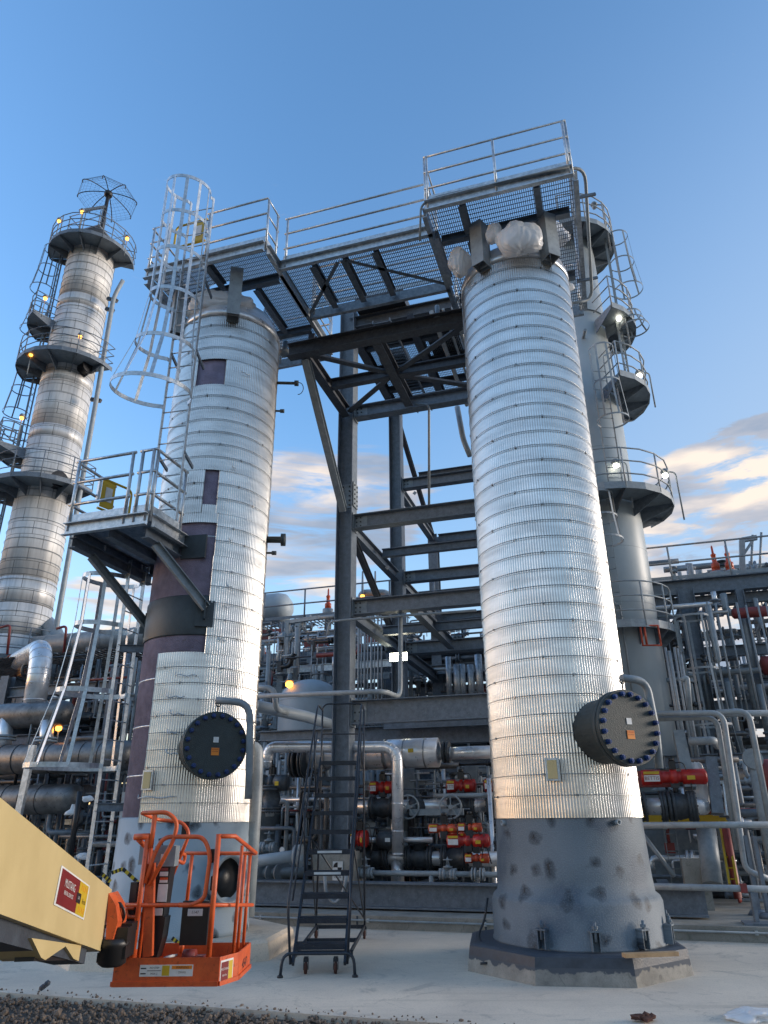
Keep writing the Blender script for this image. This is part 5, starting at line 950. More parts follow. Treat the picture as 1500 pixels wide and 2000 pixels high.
for dx, dz in ((-1, 1), (1, -1)):
    g = MB(); cq = sc+W*-.007+Z*.06; a0_ = {(-1, 1): PI/2, (1, -1): -PI/2}[(dx, dz)]; pts = [cq]+[cq+U*(.085*cos(a0_+PI/2*k/8))+Z*(.085*sin(a0_+PI/2*k/8)) for k in range(9)]; g.poly(pts, .003, d=W*-1); g.build('target_quadrant', M['black'], sp)
text('CS126', .055, M['black'], sc-Z*.1-W*.008, U, Z, sp)
pipe('hose', 'pale hose looping down the front of the concrete pier', [at(634, 1700, -.75), at(636, 1745, -.75), at(655, 1768, -.75), at(672, 1740, -.75), at(678, 1700, -.75)], .03, M['grey'], .25, cat='hose')
S = M['silver']
pipe('insulated_pipe', 'bright silver insulated pipe with elbows crossing behind the rolling stair', [at(522, 1500, .2), at(524, 1459, .2), at(776, 1459, .2), at(777, 1668, .2)], .115, S, .32, n=20, seams=.5)
a_ = at(600, 1478, 1.0); vz = a_.z; g = MB(); t = thing('silver_vessel', 'horizontal silver insulated vessel behind the elbow pipe', 'vessel', V3((a_.x, a_.y, vz-.3)))
u0 = (a_-O).dot(U); u1 = (at(858, 1474, 1.0)-O).dot(U); g.lathe(L(u0, 1.0, vz), U, [(.12, -.2), (.25, 0), (.27, .1), (.27, (u1-u0)*.62), (.30, (u1-u0)*.63), (.30, u1-u0-.02), (.1, u1-u0)], 32); g.build('cladding', S, t)
for f in (.15, .3, .45, .6, .75, .9): g = MB(); g.lathe(L(u0+(u1-u0)*f, 1.0, vz), U, [(.301, 0), (.306, .005), (.306, .03), (.301, .035)], 32); g.build('band', M['band'], t)
g = MB(); g.box(L(u0+(u1-u0)*.82, .695, vz+.03), .12, .005, .08, (U, W, Z)); g.build('warning_label', M['yellow'], t)
hp('silver insulated pipe entering behind the right tower from the vessel', 858, 975, 1472, 1.0, .13, S, seams=.5)
t = thing('flange_pair', 'dark bolted flange pair at the right end of the silver vessel', 'flange', at(872, 1472, 1.0)); g = MB(); p_ = at(872, 1472, 1.0); p_.z = vz; flange(g, p_, U, .22, .06); fl_bolts(g, p_, U, .19, 12); g.build('flanges', M['valve'], t)
t = thing('flange_pair', 'large dark bolted flange pair left of the big steel column', 'flange', at(588, 1488, .8))
for i in range(2): g = MB(); p_ = at(578+i*17, 1488, .8); flange(g, p_, U, .33, .05, 24); fl_bolts(g, p_, U, .29, 16); g.build('flanges', M['valve'], t)
# lower header
zh_ = at(800, 1675, .5).z; HV = .5
def up_(x, v=HV, y=1675): return (at(x, y, v)-O).dot(U)
hp('silver lower header pipe of the valve skid', 640, 985, 1675, HV, .13, S, seams=.6, n=18)
def onp(x, v, z, y=1675): return L(up_(x, v, y), v, z)
gate_valve('black gate valve on the lower header, left of the two', onp(735, HV, zh_), U, .125, wax=Z); gate_valve('black gate valve on the lower header, right of the two', onp(820, HV, zh_), U, .125, wax=Z)
act_valve('orange-red actuated valve at the right end of the lower header', onp(888, HV, zh_), U, .16, off=.0, mat=M['ored'], alen=.55, ar=.1) if False else None
act_valve('orange-red actuated valve on the lower header next to the right tower', onp(890, HV, zh_), U, .125, off=.42, mat=M['ored'], alen=.6, ar=.1, word='')
act_valve('small orange actuator mounted low in front of the header', onp(932, HV-.5, zh_-.0), U, .04, off=.02, mat=M['ored'], alen=.45, ar=.085, body=False, word='')
pipe('insulated_pipe', 'short silver drop leg below the lower header', [onp(776, HV, zh_), onp(776, HV, .45)], .13, S, n=16)
# small front line
zl_ = at(800, 1706, -.1).z
def onq(x, y=1706, v=-.1): return L((at(x, y, v)-O).dot(U), v, zl_)
pipe('process_pipe', 'small pale bypass pipe in front of the lower header', [onq(690), onq(985)], .05, M['grey'], n=10)
pipe('process_pipe', 'small pale branch pipe stepping down from the bypass line', [onq(842), onq(842)-Z*.27, onq(985)-Z*.27], .045, M['grey'], .1, n=10)
for x, lb in ((714, 'small pale gate valve on the bypass line by the pier'), (875, 'small pale gate valve in the middle of the bypass line')): gate_valve(lb, onq(x), U, .055, mat=M['grey'])
for x, lb in ((926, 'left pale flange pair on the bypass line'), (942, 'right pale flange pair on the bypass line')): t = thing('flange_pair', lb, 'flange', onq(x)); g = MB(); flange(g, onq(x), U, .11, .03); g.build('flanges', M['grey'], t)
# upper header
zu = at(800, 1577, 1.1).z; hp('silver upper header pipe behind the handwheels', 640, 985, 1577, 1.1, .13, S, seams=.6, n=16)
def onu(x, v=1.1, y=1577): return L((at(x, y, v)-O).dot(U), v, zu)
act_valve('red actuated valve with white plate left of the silver pipe', onu(748), U, .13, off=.4, ar=.13, alen=.55, mat=M['red']); act_valve('red actuated valve with white plate right of the handwheels', onu(903), U, .13, off=.4, ar=.13, alen=.6, mat=M['red'])
act_valve('red actuated valve half hidden by the right tower', onu(978), U, .13, off=.4, ar=.13, alen=.6, mat=M['red'], word='')
for x, lb in ((797, 'left grey five-spoke handwheel valve facing the yard'), (880, 'right grey five-spoke handwheel valve facing the yard')):
    c_ = L((at(x, 1576, .35)-O).dot(U), .35, at(x, 1576, .35).z); t = thing('handwheel_valve', lb, 'valve', c_-Z*.5); wheel(c_, W*-1, .215, M['mgrey'], t); g = MB(); g.tube([c_, c_+W*.75], .035, 8); g.build('stem', M['mgrey'], t); g = MB(); g.lathe(c_+W*.5, W, [(.08, 0), (.2, .1), (.2, .3), (.1, .35)], 14); g.build('valve_body', M['valve'], t)
g = MB(); g.obox(L(up_(800, .4, 1585), .42, zu-.1), L(up_(905, .4, 1585), .42, zu-.1), .08, .12); tag(g.build('support_beam', M['mgrey']), 'grey bar joining the two handwheel stems', 'beam')
for (x, y, lb, m_, al, ar) in ((868, 1618, 'left orange actuator in the pair below the right handwheel', 'ored', .6, .08), (918, 1616, 'right orange actuator in the pair below the right handwheel', 'ored', .45, .08), (915, 1642, 'big red actuator with a yellow label beside the right tower', 'red', .8, .12), (703, 1638, 'round red actuator right beside the concrete pier', 'red', .3, .16)):
    act_valve(lb, L((at(x, y, .0)-O).dot(U), .0, at(x, y, .0).z-.3), U, .06, off=.3, mat=M[m_], alen=al, ar=ar, body=False, word='')
hp('short pale pipe between the two stories of valves, left piece', 710, 735, 1640, .3, .05, M['silver']); hp('thin silver pipe between the valve yokes', 770, 845, 1640, .3, .05, M['silver'])
t = thing('motor_operator', 'dark rounded motor operator between the two black gate valves', 'actuator', at(760, 1650, .3)); g = MB(); p_ = at(760, 1640, .3); g.lathe(p_-U*.25, U, [(.1, 0), (.17, .08), (.17, .3), (.12, .4), (.1, .5)], 16); g.build('housing', M['valve'], t); g = MB(); g.box(p_-W*.175+U*.02, .1, .01, .07, (U, W, Z)); g.build('name_plate', M['white'], t)
# left of the column: valve + pipes
act_valve('ribbed dark actuator on the vertical valve beside the left tower', at(530, 1560, -.3), Z, .12, off=.3, mat=M['valve'], alen=.7, ar=.16, adir=U, word='')
for (x, y0, y1, r, lb) in ((527, 1595, 1505, .09, 'pale riser pipe feeding the silver elbow'), (497, 1675, 1480, .11, 'broad pale riser pipe right against the left tower')): pipe('riser_pipe', lb, [at(x, y0, .1), at(x, y1, .1)], r, M['grey'], n=14)
pipe('process_pipe', 'pale beige pipe running left from the pier to a blind flange', [at(470, 1686, -.6), at(588, 1670, -.6)], .105, M['tank'], n=16)
t = thing('flange_pair', 'pale bolted flange pair at the end of the beige pipe', 'flange', at(585, 1670, -.6)); g = MB(); p_ = at(583, 1671, -.6); flange(g, p_, U, .2, .04); fl_bolts(g, p_, U, .17, 10); g.build('flanges', M['grey'], t)
for k in range(4): t = thing('flange_pair', ('first', 'second', 'third', 'fourth')[k]+' grey flange from the left in the low row beside the left tower', 'flange', at(500+k*17, 1704, .2)); g = MB(); p_ = at(500+k*17, 1704, .2); g.lathe(p_, (U-W*.8).normalized(), [(.2, 0), (.2, .05)], 20); fl_bolts(g, p_, (U-W*.8).normalized(), .165, 10); g.build('flanges', M['mgrey'], t)
pipe('process_pipe', 'grey line joining the low row of flanges', [at(485, 1704, .2), at(600, 1704, .2)], .1, M['mgrey'])
t = thing('drum', 'dark upright drum beside the left tower behind the risers', 'vessel', at(510, 1700, 1.0)); g = MB(); g.lathe(L(up_(512, 1.0, 1690), 1.0, .2), Z, [(.38, 0), (.38, 1.6), (.42, 1.62), (.42, 1.68), (.1, 1.8)], 24); g.build('drum_shell', M['mgrey'], t)
gate_valve('small grey gate valve beside the pressure gauge', at(524, 1655, -.2), U, .06, mat=M['mgrey']); t = thing('pressure_gauge', 'small round white pressure gauge left of the pier', 'gauge', at(551, 1660, -.3)); g = MB(); g.lathe(at(551, 1660, -.3), W*-1, [(.06, 0), (.065, .03)], 16); g.build('case', M['black'], t); g = MB(); g.lathe(at(551, 1660, -.33), W*-1, [(.055, 0), (.052, .004)], 16); g.build('dial', M['white'], t)
pipe('process_pipe', 'light grey pipe sloping back from the left tower to the stub beam', [at(497, 1378, -.2), at(600, 1400, 1.4), at(660, 1420, 2.4)], .13, M['tank'], .3, n=14)
pipe('process_pipe', 'thin pale pipe with a drop left of the tank', [at(498, 1342, -.2), at(536, 1344, -.2), at(538, 1385, -.2), at(560, 1392, .4)], .06, M['grey'], .2)
# floodlight
t = thing('floodlight', 'lit white twin floodlight on the inner steel column', 'floodlight', at(776, 1300, 3.9)); pf = at(774, 1284, 3.4)
for k, w_ in ((0, .3), (1, .14)): g = MB(); g.box(pf+U*(k*.26-.02), w_, .1, .24, (U, W, Z)); hd_ = g.build('lamp_housing', M['mgrey'], t); g = MB(); g.box(pf+U*(k*.26-.02)-W*.053, w_*.9, .01, .2, (U, W, Z)); g.build('lens', M['flood'], hd_)
g = MB(); g.obox(pf+W*.05, pf+W*.75, .05, .05); g.build('arm', M['steel'], t)
g = MB(); p_ = at(565, 1338, 3.2); t = thing('amber_lamp', 'amber globe lamp left of the pale dome tank', 'lamp', p_); g.lathe(p_-Z*.08, Z, [(.02, 0), (.1, .06), (.1, .14), (.05, .18)], 12); g.build('bulb', M['warm'], t); g = MB(); g.lathe(p_+Z*.1, Z, [(.12, 0), (.06, .1), (.05, .2)], 10); g.build('lamp_head', M['mgrey'], t)
# pale dome tank
c_ = at(605, 1400, 4.0); c_.z = 0; zt1 = at(605, 1328, 4.0).z; t = thing('dome_tank', 'pale blue-grey upright tank with a domed top left of the steel column', 'tank', V3((c_.x, c_.y, .2)))
rr = .86; g = MB(); g.lathe(c_, Z, [(rr, .2), (rr, zt1-.62)]+[(rr*cos(k*PI/2/8)+.001, zt1-.62+.62*sin(k*PI/2/8)) for k in range(1, 9)], 40); g.build('tank_shell', M['tank'], t)
for z_ in (zt1-.62, zt1-1.9): g = MB(); g.lathe(c_, Z, [(rr+.001, z_), (rr+.006, z_+.005), (rr+.001, z_+.015)], 40); g.build('weld_seam', M['mgrey'], t)
# ------------------------------------------------------------------ right-hand foreground piping
RV = .6
hx = lambda x, v: (at(x, 1575, v)-O).dot(U)
zr = at(1290, 1575, RV).z
pipe('insulated_pipe', 'silver insulated pipe ending in an elbow right of the right tower', [L(hx(1225, RV), RV, zr), L(hx(1375, RV), RV, zr), L(hx(1375, RV), RV+1.2, zr)], .15, S, .35, n=18, seams=.6)
for x, lb in ((1256, 'dark flange pair on the silver pipe next to the right tower'), (1312, 'dark flange pair under the long red actuator'), (1350, 'dark flange pair before the silver elbow')): t = thing('flange_pair', lb, 'flange', L(hx(x, RV), RV, zr)); g = MB(); flange(g, L(hx(x, RV), RV, zr), U, .26, .05); fl_bolts(g, L(hx(x, RV), RV, zr), U, .23, 12); g.build('flanges', M['valve'], t)
act_valve('long red double actuator on the silver pipe right of the right tower', L(hx(1325, RV), RV, zr), U, .15, off=.5, mat=M['red'], alen=1.15, ar=.14)
t_ = wrap('plastic_wrap', 'translucent plastic cover hanging over the long red actuator', at(1364, 1532, RV+.35), .2, .13, .4, 6.6, rough=.3)
g = MB(); g.box(at(1262, 1522, 1.4), .9, .3, .3, (U, W, Z)); tag(g.build('valve_box', M['redpipe']), 'dull red valve box behind the right manway', 'box')
for k, (pts, lb) in enumerate((([(1275, 1394), (1412, 1392), (1456, 1700), (1500, 1716)], 'outer of two tall pale pipes bending down at the right'), ([(1275, 1404), (1400, 1401), (1440, 1660)], 'inner of two tall pale pipes bending down at the right'), ([(1400, 1392), (1462, 1388), (1506, 1620)], 'tall pale pipe bending down near the right picture edge'), ([(1330, 1330), (1342, 1322), (1348, 1395)], 'short stub pipe standing above the horizontal pair'))):
    pipe('process_pipe', lb, [at(x, y, .2+.15*k) for x, y in pts], (.052, .05, .055, .05)[k], M['grey'], .22)
pipe('process_pipe', 'long pale horizontal pipe crossing at the right picture edge', [at(1275, 1396, .9), at(1560, 1392, .9)], .06, M['grey'])
pipe('riser_pipe', 'pale straight riser with a round blind flange right of the tall pair', [at(1470, 1485, .8), at(1510, 1700, .8)], .09, M['grey']); g = MB(); g.lathe(at(1469, 1482, .75), (W*-1+U*.2).normalized(), [(.18, 0), (.18, .05)], 16); tag(g.build('blind_flange', M['grey']), 'round pale blind flange on a riser near the right picture edge', 'flange')
hp('long white guard pipe at chest height right of the right tower', 1238, 1560, 1612, -.6, .05, M['grey'], nm='guard_pipe')
t = thing('pipe_barrier', 'low white pipe barrier on a red-clamped post at the right edge', 'barrier', at(1465, 1795, -1.0)); g = MB(); b0, b1 = at(1262, 1731, -1.0), at(1560, 1738, -1.0); g.tube([b0, b1], .05, 10); g.build('barrier_pipe', M['grey'], t)
pb_ = at(1466, 1735, -1.0); g = MB(); g.obox(V3((pb_.x, pb_.y, .22)), pb_, .06, .06); g.poly([V3((pb_.x, pb_.y, .23))+U*a+W*b for a, b in ((-.2, -.2), (.2, -.2), (.2, .2), (-.2, .2))], .03); g.build('support_post', M['steel'], t); g = MB(); g.box(pb_-U*.1, .09, .14, .12, (U, W, Z)); g.build('clamp', M['redpipe'], t)
for k, (x, v) in enumerate(((1480, .2), (1498, -.2))): p_ = at(x, 1770, v); g = MB(); g.obox(V3((p_.x, p_.y, .2)), V3((p_.x, p_.y, 1.4)), .06, .06); g.lathe(V3((p_.x, p_.y, .2)), Z, [(.18, 0), (.12, .08)], 10); tag(g.build('support_post', M['steel']), ('steel support post left behind the pipe barrier', 'steel support post right behind the pipe barrier')[k], 'post')
# yellow structure
YV = 2.2
t = thing('yellow_platform', 'yellow steel beam and access ladder behind the right tower', 'platform', at(1410, 1730, YV))
g = MB(); g.obox(at(1235, 1603, YV), at(1418, 1602, YV), .1, .2); g.build('edge_beam', M['yellow'], t)
for x0, x1 in ((1405, 1425), (1419, 1440)): g = MB(); a_ = at(x0, 1605, YV-.06); b_ = at(x1, 1728, YV-.9); g.obox(a_, b_, .04, .09); g.build('ladder_rail', M['yellow'], t)
g = MB()
for k in range(6): f = (k+.5)/6; g.tube([at(1405, 1605, YV-.06).lerp(at(1425, 1728, YV-.9), f), at(1419, 1605, YV-.06).lerp(at(1440, 1728, YV-.9), f)], .014, 5)
g.build('rungs', M['yellow'], t)
g = MB(); g.box(at(1292, 1680, 3.2), 2.6, .15, 2.2, (U, W, Z)); tag(g.build('panel_wall', M['mgrey']), 'plain grey panel wall behind the right tower skirt', 'wall')
pipe('standing_pipe', 'thick mottled grey standing pipe between the wall and the yellow ladder', [at(1378, 1612, 1.0), at(1392, 1728, .6)], .17, M['mgrey'], n=18)
g = MB(); b_ = at(1357, 1700, .9); g.box(V3((b_.x, b_.y, .55)), .42, .42, .9, (U, W, Z)); tag(g.build('concrete_pier', M['kconc']), 'stubby concrete block beside the thick standing pipe', 'pier')
t = thing('ladder', 'thin grey ladder in front of the grey panel wall', 'ladder', at(1300, 1715, 1.5)); ladder(t, L(hx(1290, 1.5), 1.5, 0), L(hx(1312, 1.5), 1.5, 0), .3, 3.0, M['mgrey'])
pipe('brace_pipe', 'thin grey diagonal pipe in front of the panel wall', [at(1248, 1620, 1.0), at(1318, 1712, .8)], .04, M['grey'])
text('OLEO', .2, M['yellow'], at(1309, 1668, 1.3), Z*-1, U, t) if False else None
for x0, x1, lb in ((1345, 1362, 'broad grey rectangular upright beside the long caged ladder'),): 
    g = MB(); g.obox(at(1325, 1430, .9), at(1348, 1540, .7), .3, .2, up=U); tag(g.build('upright_column', M['mgrey']), lb, 'column')
g = MB(); g.obox(at(1388, 1480, .9), at(1402, 1590, .7), .2, .2, up=U); tag(g.build('upright_column', M['steel']), 'dark leaning upright with a small lamp right of the tall silver elbow', 'column')
pipe('process_pipe', 'pale valve-ended pipe bending under the horizontal pair', [at(1345, 1448, .6), at(1395, 1446, .6), at(1400, 1456, 1.2)], .075, M['grey'], .15)
g = MB(); t = thing('instrument_rack', 'small railed metal frame beside the tall pair of pipes', 'rack', at(1420, 1590, .9))
for x in (1395, 1412, 1430): g = MB(); g.obox(at(x, 1528, .9), at(x+8, 1592, .8), .03, .03); g.build('upright', M['galv'], t)
for y in (1528, 1590): g = MB(); g.obox(at(1392, y, .9), at(1440, y, .9), .04, .05); g.build('cross_bar', M['galv'], t)
# ------------------------------------------------------------------ pipe racks
def dense():      # the countless small-bore lines and fittings deep in the plant
    r2 = random.Random(5); ml = ['mgrey', 'grey', 'steel', 'dpipe', 'silver', 'redpipe', 'dark', 'tank']; g = MB()
    for (x0, x1, y0, y1, v0, v1, n) in ((495, 655, 1205, 1460, 4.6, 13, 260), (690, 960, 1195, 1440, 9, 14, 240), (690, 965, 1490, 1725, 1.3, 4.5, 300), (485, 655, 1470, 1725, .8, 4.5, 240), (1270, 1500, 1165, 1500, 7, 13, 190), (1330, 1500, 1480, 1730, 2.4, 7, 220), (0, 260, 1480, 1730, 1.4, 6, 300), (80, 300, 1270, 1470, 3, 9, 240)):
        for k in range(n):
            p = PV(r2.uniform(x0, x1), r2.uniform(y0, y1), r2.uniform(v0, v1)); p.z = max(p.z, .35); rr = r2.choice((.015, .02, .025, .035, .05, .07)); mi = r2.choice((0, 0, 1, 1, 1, 2, 3, 4, 6, 7)) if r2.random() > .04 else 5
            h = r2.uniform(.3, 1.5); s_ = r2.choice((-1, 1)); b = r2.uniform(.15, .9)
            pts = [p, p-Z*min(h, p.z-.25)] if r2.random() < .55 else [p, p+U*(s_*h)]
            if r2.random() < .6: pts.append(pts[-1]+(U*(s_*b) if abs(pts[1].z-pts[0].z) > .01 else Z*(s_*b*.6)))
            if r2.random() < .3: pts.append(pts[-1]+W*b*.5)
            g.tube(fillet(pts, rr*2.5, 3) if len(pts) > 2 else pts, rr, 6, mi=mi)
            if r2.random() < .4: d_ = (pts[1]-pts[0]).normalized(); c_ = pts[0].lerp(pts[1], .5); g.lathe(c_, d_, [(rr*2.2, -.07), (rr*2.2, -.03), (rr*1.5, -.02), (rr*1.7, .02), (rr*2.2, .03), (rr*2.2, .07)], 8, mi=mi)
            if r2.random() < .1: g.box(c_ if False else pts[-1], r2.uniform(.08, .3), r2.uniform(.08, .2), r2.uniform(.1, .3), (U, W, Z), mi=mi)
    struct(g.build('small_bore_pipework', [M[m] for m in ml]), 'stuff')
dense()
rn = random.Random(21)
mats = ['mgrey', 'grey', 'steel', 'dark', 'dpipe', 'silver', 'grey', 'mgrey']
adj = {'mgrey': 'mid grey', 'grey': 'pale grey', 'steel': 'blue-grey', 'dark': 'blackish', 'dpipe': 'weathered', 'silver': 'silver', 'redpipe': 'red'}
def rack(label, where, u0, u1, v0, v1, levels, bay=3.6, pipes=6, rails=True, fill=True, mm=mats, colw=.3, rad=(.05, .22)):
    t = thing('pipe_rack', label, 'pipe rack', L((u0+u1)/2, v0, .2)); nb = max(1, round((u1-u0)/bay)); zt_ = levels[-1]
    for i in range(nb+1):
        u = u0+(u1-u0)*i/nb
        for v in (v0, v1): g = MB(); g.hb(L(u, v, .2), L(u, v, zt_), colw, colw, .02, up=W); g.build('column', M['steel'], t)
        for z in levels: g = MB(); g.hb(L(u, v0+.16, z-.12), L(u, v1-.16, z-.12), .2, .26, .02); g.build('cross_beam', M['steel'], t)
    for z in levels:
        for v in (v0, v1):
            for i in range(nb): g = MB(); a, b = u0+(u1-u0)*i/nb, u0+(u1-u0)*(i+1)/nb; g.hb(L(a+.17, v, z-.5), L(b-.17, v, z-.5), .18, .3, .02); g.build('long_beam', M['steel'], t)
    for k, z in enumerate(levels[:-1]):
        for j in range(pipes):
            r = rn.uniform(*rad)*(1 if rn.random() < .75 else 1.4); v = v0+.35+(v1-v0-.7)*(j+rn.random()*.5)/pipes; m = rn.choice(mm)
            a = u0-rn.uniform(0, 1.0); b = u1+rn.uniform(0, 1.0)
            if rn.random() < .3: a = u0+(u1-u0)*rn.uniform(.05, .5)
            pts = [L(a, v, z+r+.01), L(b, v, z+r+.01)]
            if a > u0: pts = [L(a, v, z-1.3)]+pts
            pipe('rack_pipe', f'{adj[m]} {"large" if r > .16 else "thin" if r < .09 else "medium"} pipe lying on level {["one", "two", "three", "four", "five", "six"][k]} of the {where}, {["front", "second", "third", "fourth", "fifth", "sixth", "seventh", "eighth"][j]} row', pts, r, M[m], r*2.5, group='pipes lying on the '+where, n=8)
    return t
def clutter(where, x0, x1, y0, y1, v0, v1, n, mm=mats, r=(.03, .09), vert=.6):     # short pipe pieces, risers, fittings, in real depth
    for k in range(n):
        x, y, v = rn.uniform(x0, x1), rn.uniform(y0, y1), rn.uniform(v0, v1); p = at(x, y, v); m = rn.choice(mm); rr = rn.uniform(*r); p.z = max(p.z, .5)
        if rn.random() < vert:
            h = rn.uniform(.6, 2.4); h = min(h, max(.3, p.z-.2)); pts = [p, p-Z*h]
            if rn.random() < .5: pts = [p+U*rn.uniform(-.9, .9)]+pts
            if rn.random() < .4: pts = pts+[pts[-1]+U*rn.uniform(-.8, .8)]
        else:
            pts = [p-U*rn.uniform(.3, 1.2), p+U*rn.uniform(.3, 1.4)]
            if rn.random() < .5: pts.append(pts[-1]+Z*rn.uniform(-.7, .7))
        pts = [V3((q_.x, q_.y, max(q_.z, .3))) for q_ in pts]
        o = pipe('small_bore_pipe', f'{adj[m]} small-bore pipe piece {where}', pts, rr, M[m], rr*2.5, group='small-bore pipes '+where, n=7)
        if rn.random() < .45:
            c_ = pts[len(pts)//2]; d_ = (pts[-1]-pts[-2]).normalized(); g = MB(); g.lathe(c_, d_, [(rr*2.1, -.1), (rr*2.1, -.05), (rr*1.5, -.04), (rr*1.5, .04), (rr*2.1, .05), (rr*2.1, .1)], 10)
            tag(g.build('small_fitting', M[rn.choice(['valve', 'mgrey', 'steel'])]), 'small flanged fitting '+where, 'fitting', 'small flanged fittings '+where)
def risers(where, x0, x1, y0, y1, v, n, mat='grey', r=.03, lean=False):
    for k in range(n):
        x = x0+(x1-x0)*(k+rn.uniform(-.2, .2))/max(1, n-1); p = at(x, y0+rn.uniform(-12, 12), v); q_ = V3((p.x, p.y, max(.2, at(x, y1, v).z)))
        pipe('riser_conduit', f'thin upright conduit {where}', [p, q_], r*rn.uniform(.7, 1.5), M[mat], group='thin upright conduits '+where, n=6)
def guard(label, a, b, z, mat='steel'): return railing('railing', label, [a, b], z, mat=M[mat], gap=1.6, r=.028, n=2)
# centre-left rack, behind the steel column
rack('grey pipe rack behind the dome tank and the steel frame', 'centre rack', -9.5, 6.5, 8.6, 12.6, [3.4, 5.0, 6.7, 8.2], pipes=6)
guard('railing along the top of the centre rack', L(-9.5, 8.5), L(6.5, 8.5), 8.35)
g = grating([L(-9.5, 8.6), L(-1, 8.6), L(-1, 9.6), L(-9.5, 9.6)], 8.3, W, U, pitch=.16, cross=.4, th=.03); tag(g.build('walkway_grating', M['steel']), 'dark grating strip on the edge of the centre rack top', 'grating')
pd_ = thing('mid_deck', 'railed mid-level deck above the dome tank', 'platform', L(-3.5, 6.4, 6.0)); dk = [L(-4.6, 6.2), L(-.4, 6.2), L(-.4, 8.0), L(-4.6, 8.0)]
zmd = at(600, 1300, 6.2).z; g = grating(dk, zmd, W, U, pitch=.1, cross=.3, th=.03); g.build('grating', M['steel'], pd_)
for i in range(4): a, b = dk[i], dk[(i+1) % 4]; g = MB(); g.ch(a+Z*(zmd-.1), b+Z*(zmd-.1)-(b-a).normalized()*.03, .06, .22+.004*i, .012); g.build('edge_channel', M['galv'], pd_)
railing('', '', [dk[3], dk[0], dk[1]], zmd, parent=pd_, mat=M['galv'], gap=1.5, toe=False, n=2)
for u in (-4.5, -.5): g = MB(); g.hb(L(u, 6.4, .2), L(u, 6.4, zmd-.22), .2, .2, .015, up=W); g.build('column', M['grey'], pd_)
g = MB(); j0 = at(560, 1290, 6.1); j1 = at(562, 1212, 6.1); g.obox(j0, j1, .14, .14, up=U); g.obox(j1-Z*.05+U*.08, j1-Z*.05+U*1.2-W*.2, .12, .12); g.obox(j1-Z*.75, j1+U*.55-Z*.1, .07, .07); tag(g.build('jib_crane', M['grey']), 'pale jib post with a diagonal strut on the mid-level deck', 'jib')
t = thing('horizontal_drum', 'horizontal grey drum lying on top of the centre rack next to the left tower', 'vessel', at(520, 1185, 10)); p_ = at(500, 1193, 10.4); g = MB(); g.lathe(p_-U*1.6, U, [(.2, 0), (.45, .12), (.6, .35), (.62, .5), (.62, 2.6), (.55, 2.9), (.3, 3.1), (.05, 3.15)], 28); g.build('drum_shell', M['tank'], t)
for k, (x, y, v, lb, s_) in enumerate(((641, 1172, 9.5, 'orange-red relief valve on the rack left of the steel column', .9), (1394, 1090, 8.2, 'left of two orange relief valves on top of the right rack', 1.0), (1421, 1088, 8.2, 'right of two orange relief valves on top of the right rack', 1.0))):
    p_ = at(x, y, v); t = thing('relief_valve', lb, 'valve', p_-Z*.9); g = MB(); g.lathe(p_-Z*.45*s_, Z, [(.12, 0), (.14, .05), (.08, .08), (.12, .1), (.12, .26), (.07, .3), (.065, .5), (.08, .52), (.08, .56), (.035, .6), (.03, .8), (.01, .86)], 14); g.build('bonnet', M['ored'], t); g = MB(); g.lathe(p_-Z*.95*s_, Z, [(.12, -.5), (.12, .2), (.2, .25), (.2, .5)], 14); g.tube([p_-Z*.7, p_-Z*.7+U*.5], .1, 8); g.build('valve_body', M['grey'], t)
for k, (a, b, c_) in enumerate(((705, 760, 1158), (690, 740, 1172))): pipe('process_pipe', ('upper', 'lower')[k]+' pale looping pipe on the rack top right of the steel column', [at(a, c_+25, 9.2+k*.4), at(a, c_, 9.2+k*.4), at(b, c_, 9.2+k*.4), at(b, c_+30, 9.2+k*.4)], .13, M['grey'], .35, n=10)
for x, y, lb in ((708, 1166, 'small amber lamp on the rack top just right of the steel column'), (733, 1166, 'brighter amber lamp on the rack top right of the steel column')):
    p_ = at(x, y, 9.0); t = thing('amber_lamp', lb, 'lamp', p_); g = MB(); g.lathe(p_-Z*.06, Z, [(.02, 0), (.07, .05), (.07, .12), (.03, .15)], 10); g.build('bulb', M['warm'], t); g = MB(); g.lathe(p_+Z*.07, Z, [(.1, 0), (.05, .08), (.03, .9)], 8); g.build('lamp_head', M['mgrey'], t)
for x, y, w_, h_, lb in ((520, 1240, 1.3, .35, 'red guard panel on the rack next to the left tower'), (618, 1255, .9, .3, 'red guard panel behind the jib post'), (735, 1240, .7, .5, 'red guard panel right of the steel column')): g = MB(); g.box(at(x, y, 8.3), w_, .06, h_, (U, W, Z)); tag(g.build('red_guard_panel', M['redpipe']), lb, 'panel')  # flat red guard panels on the centre rack
clutter('on the centre rack left of the steel column', 498, 655, 1215, 1440, 5.0, 8.4, 34)
clutter('behind the steel frame', 695, 935, 1200, 1440, 5.5, 12.0, 34)
clutter('among the valves of the skid', 690, 960, 1490, 1715, .6, 2.6, 44, mm=['dark', 'steel', 'mgrey', 'valve', 'dark', 'grey', 'silver'] if False else ['dark', 'steel', 'mgrey', 'dark', 'grey', 'dpipe', 'silver'], r=(.015, .05))
clutter('between the left tower and the pier', 490, 650, 1470, 1720, .2, 2.6, 36, mm=['dark', 'steel', 'mgrey', 'grey', 'dpipe'], r=(.02, .06))
risers('right of the steel column', 700, 745, 1200, 1440, 4.5, 8, 'grey', .025); risers('left of the pier', 520, 620, 1460, 1700, 1.4, 9, 'mgrey', .04); risers('behind the silver elbow pipe', 695, 760, 1500, 1700, 2.2, 7, 'mgrey', .05); risers('beside the right tower above the beam', 875, 935, 1290, 1365, 5.2, 5, 'galv', .07)
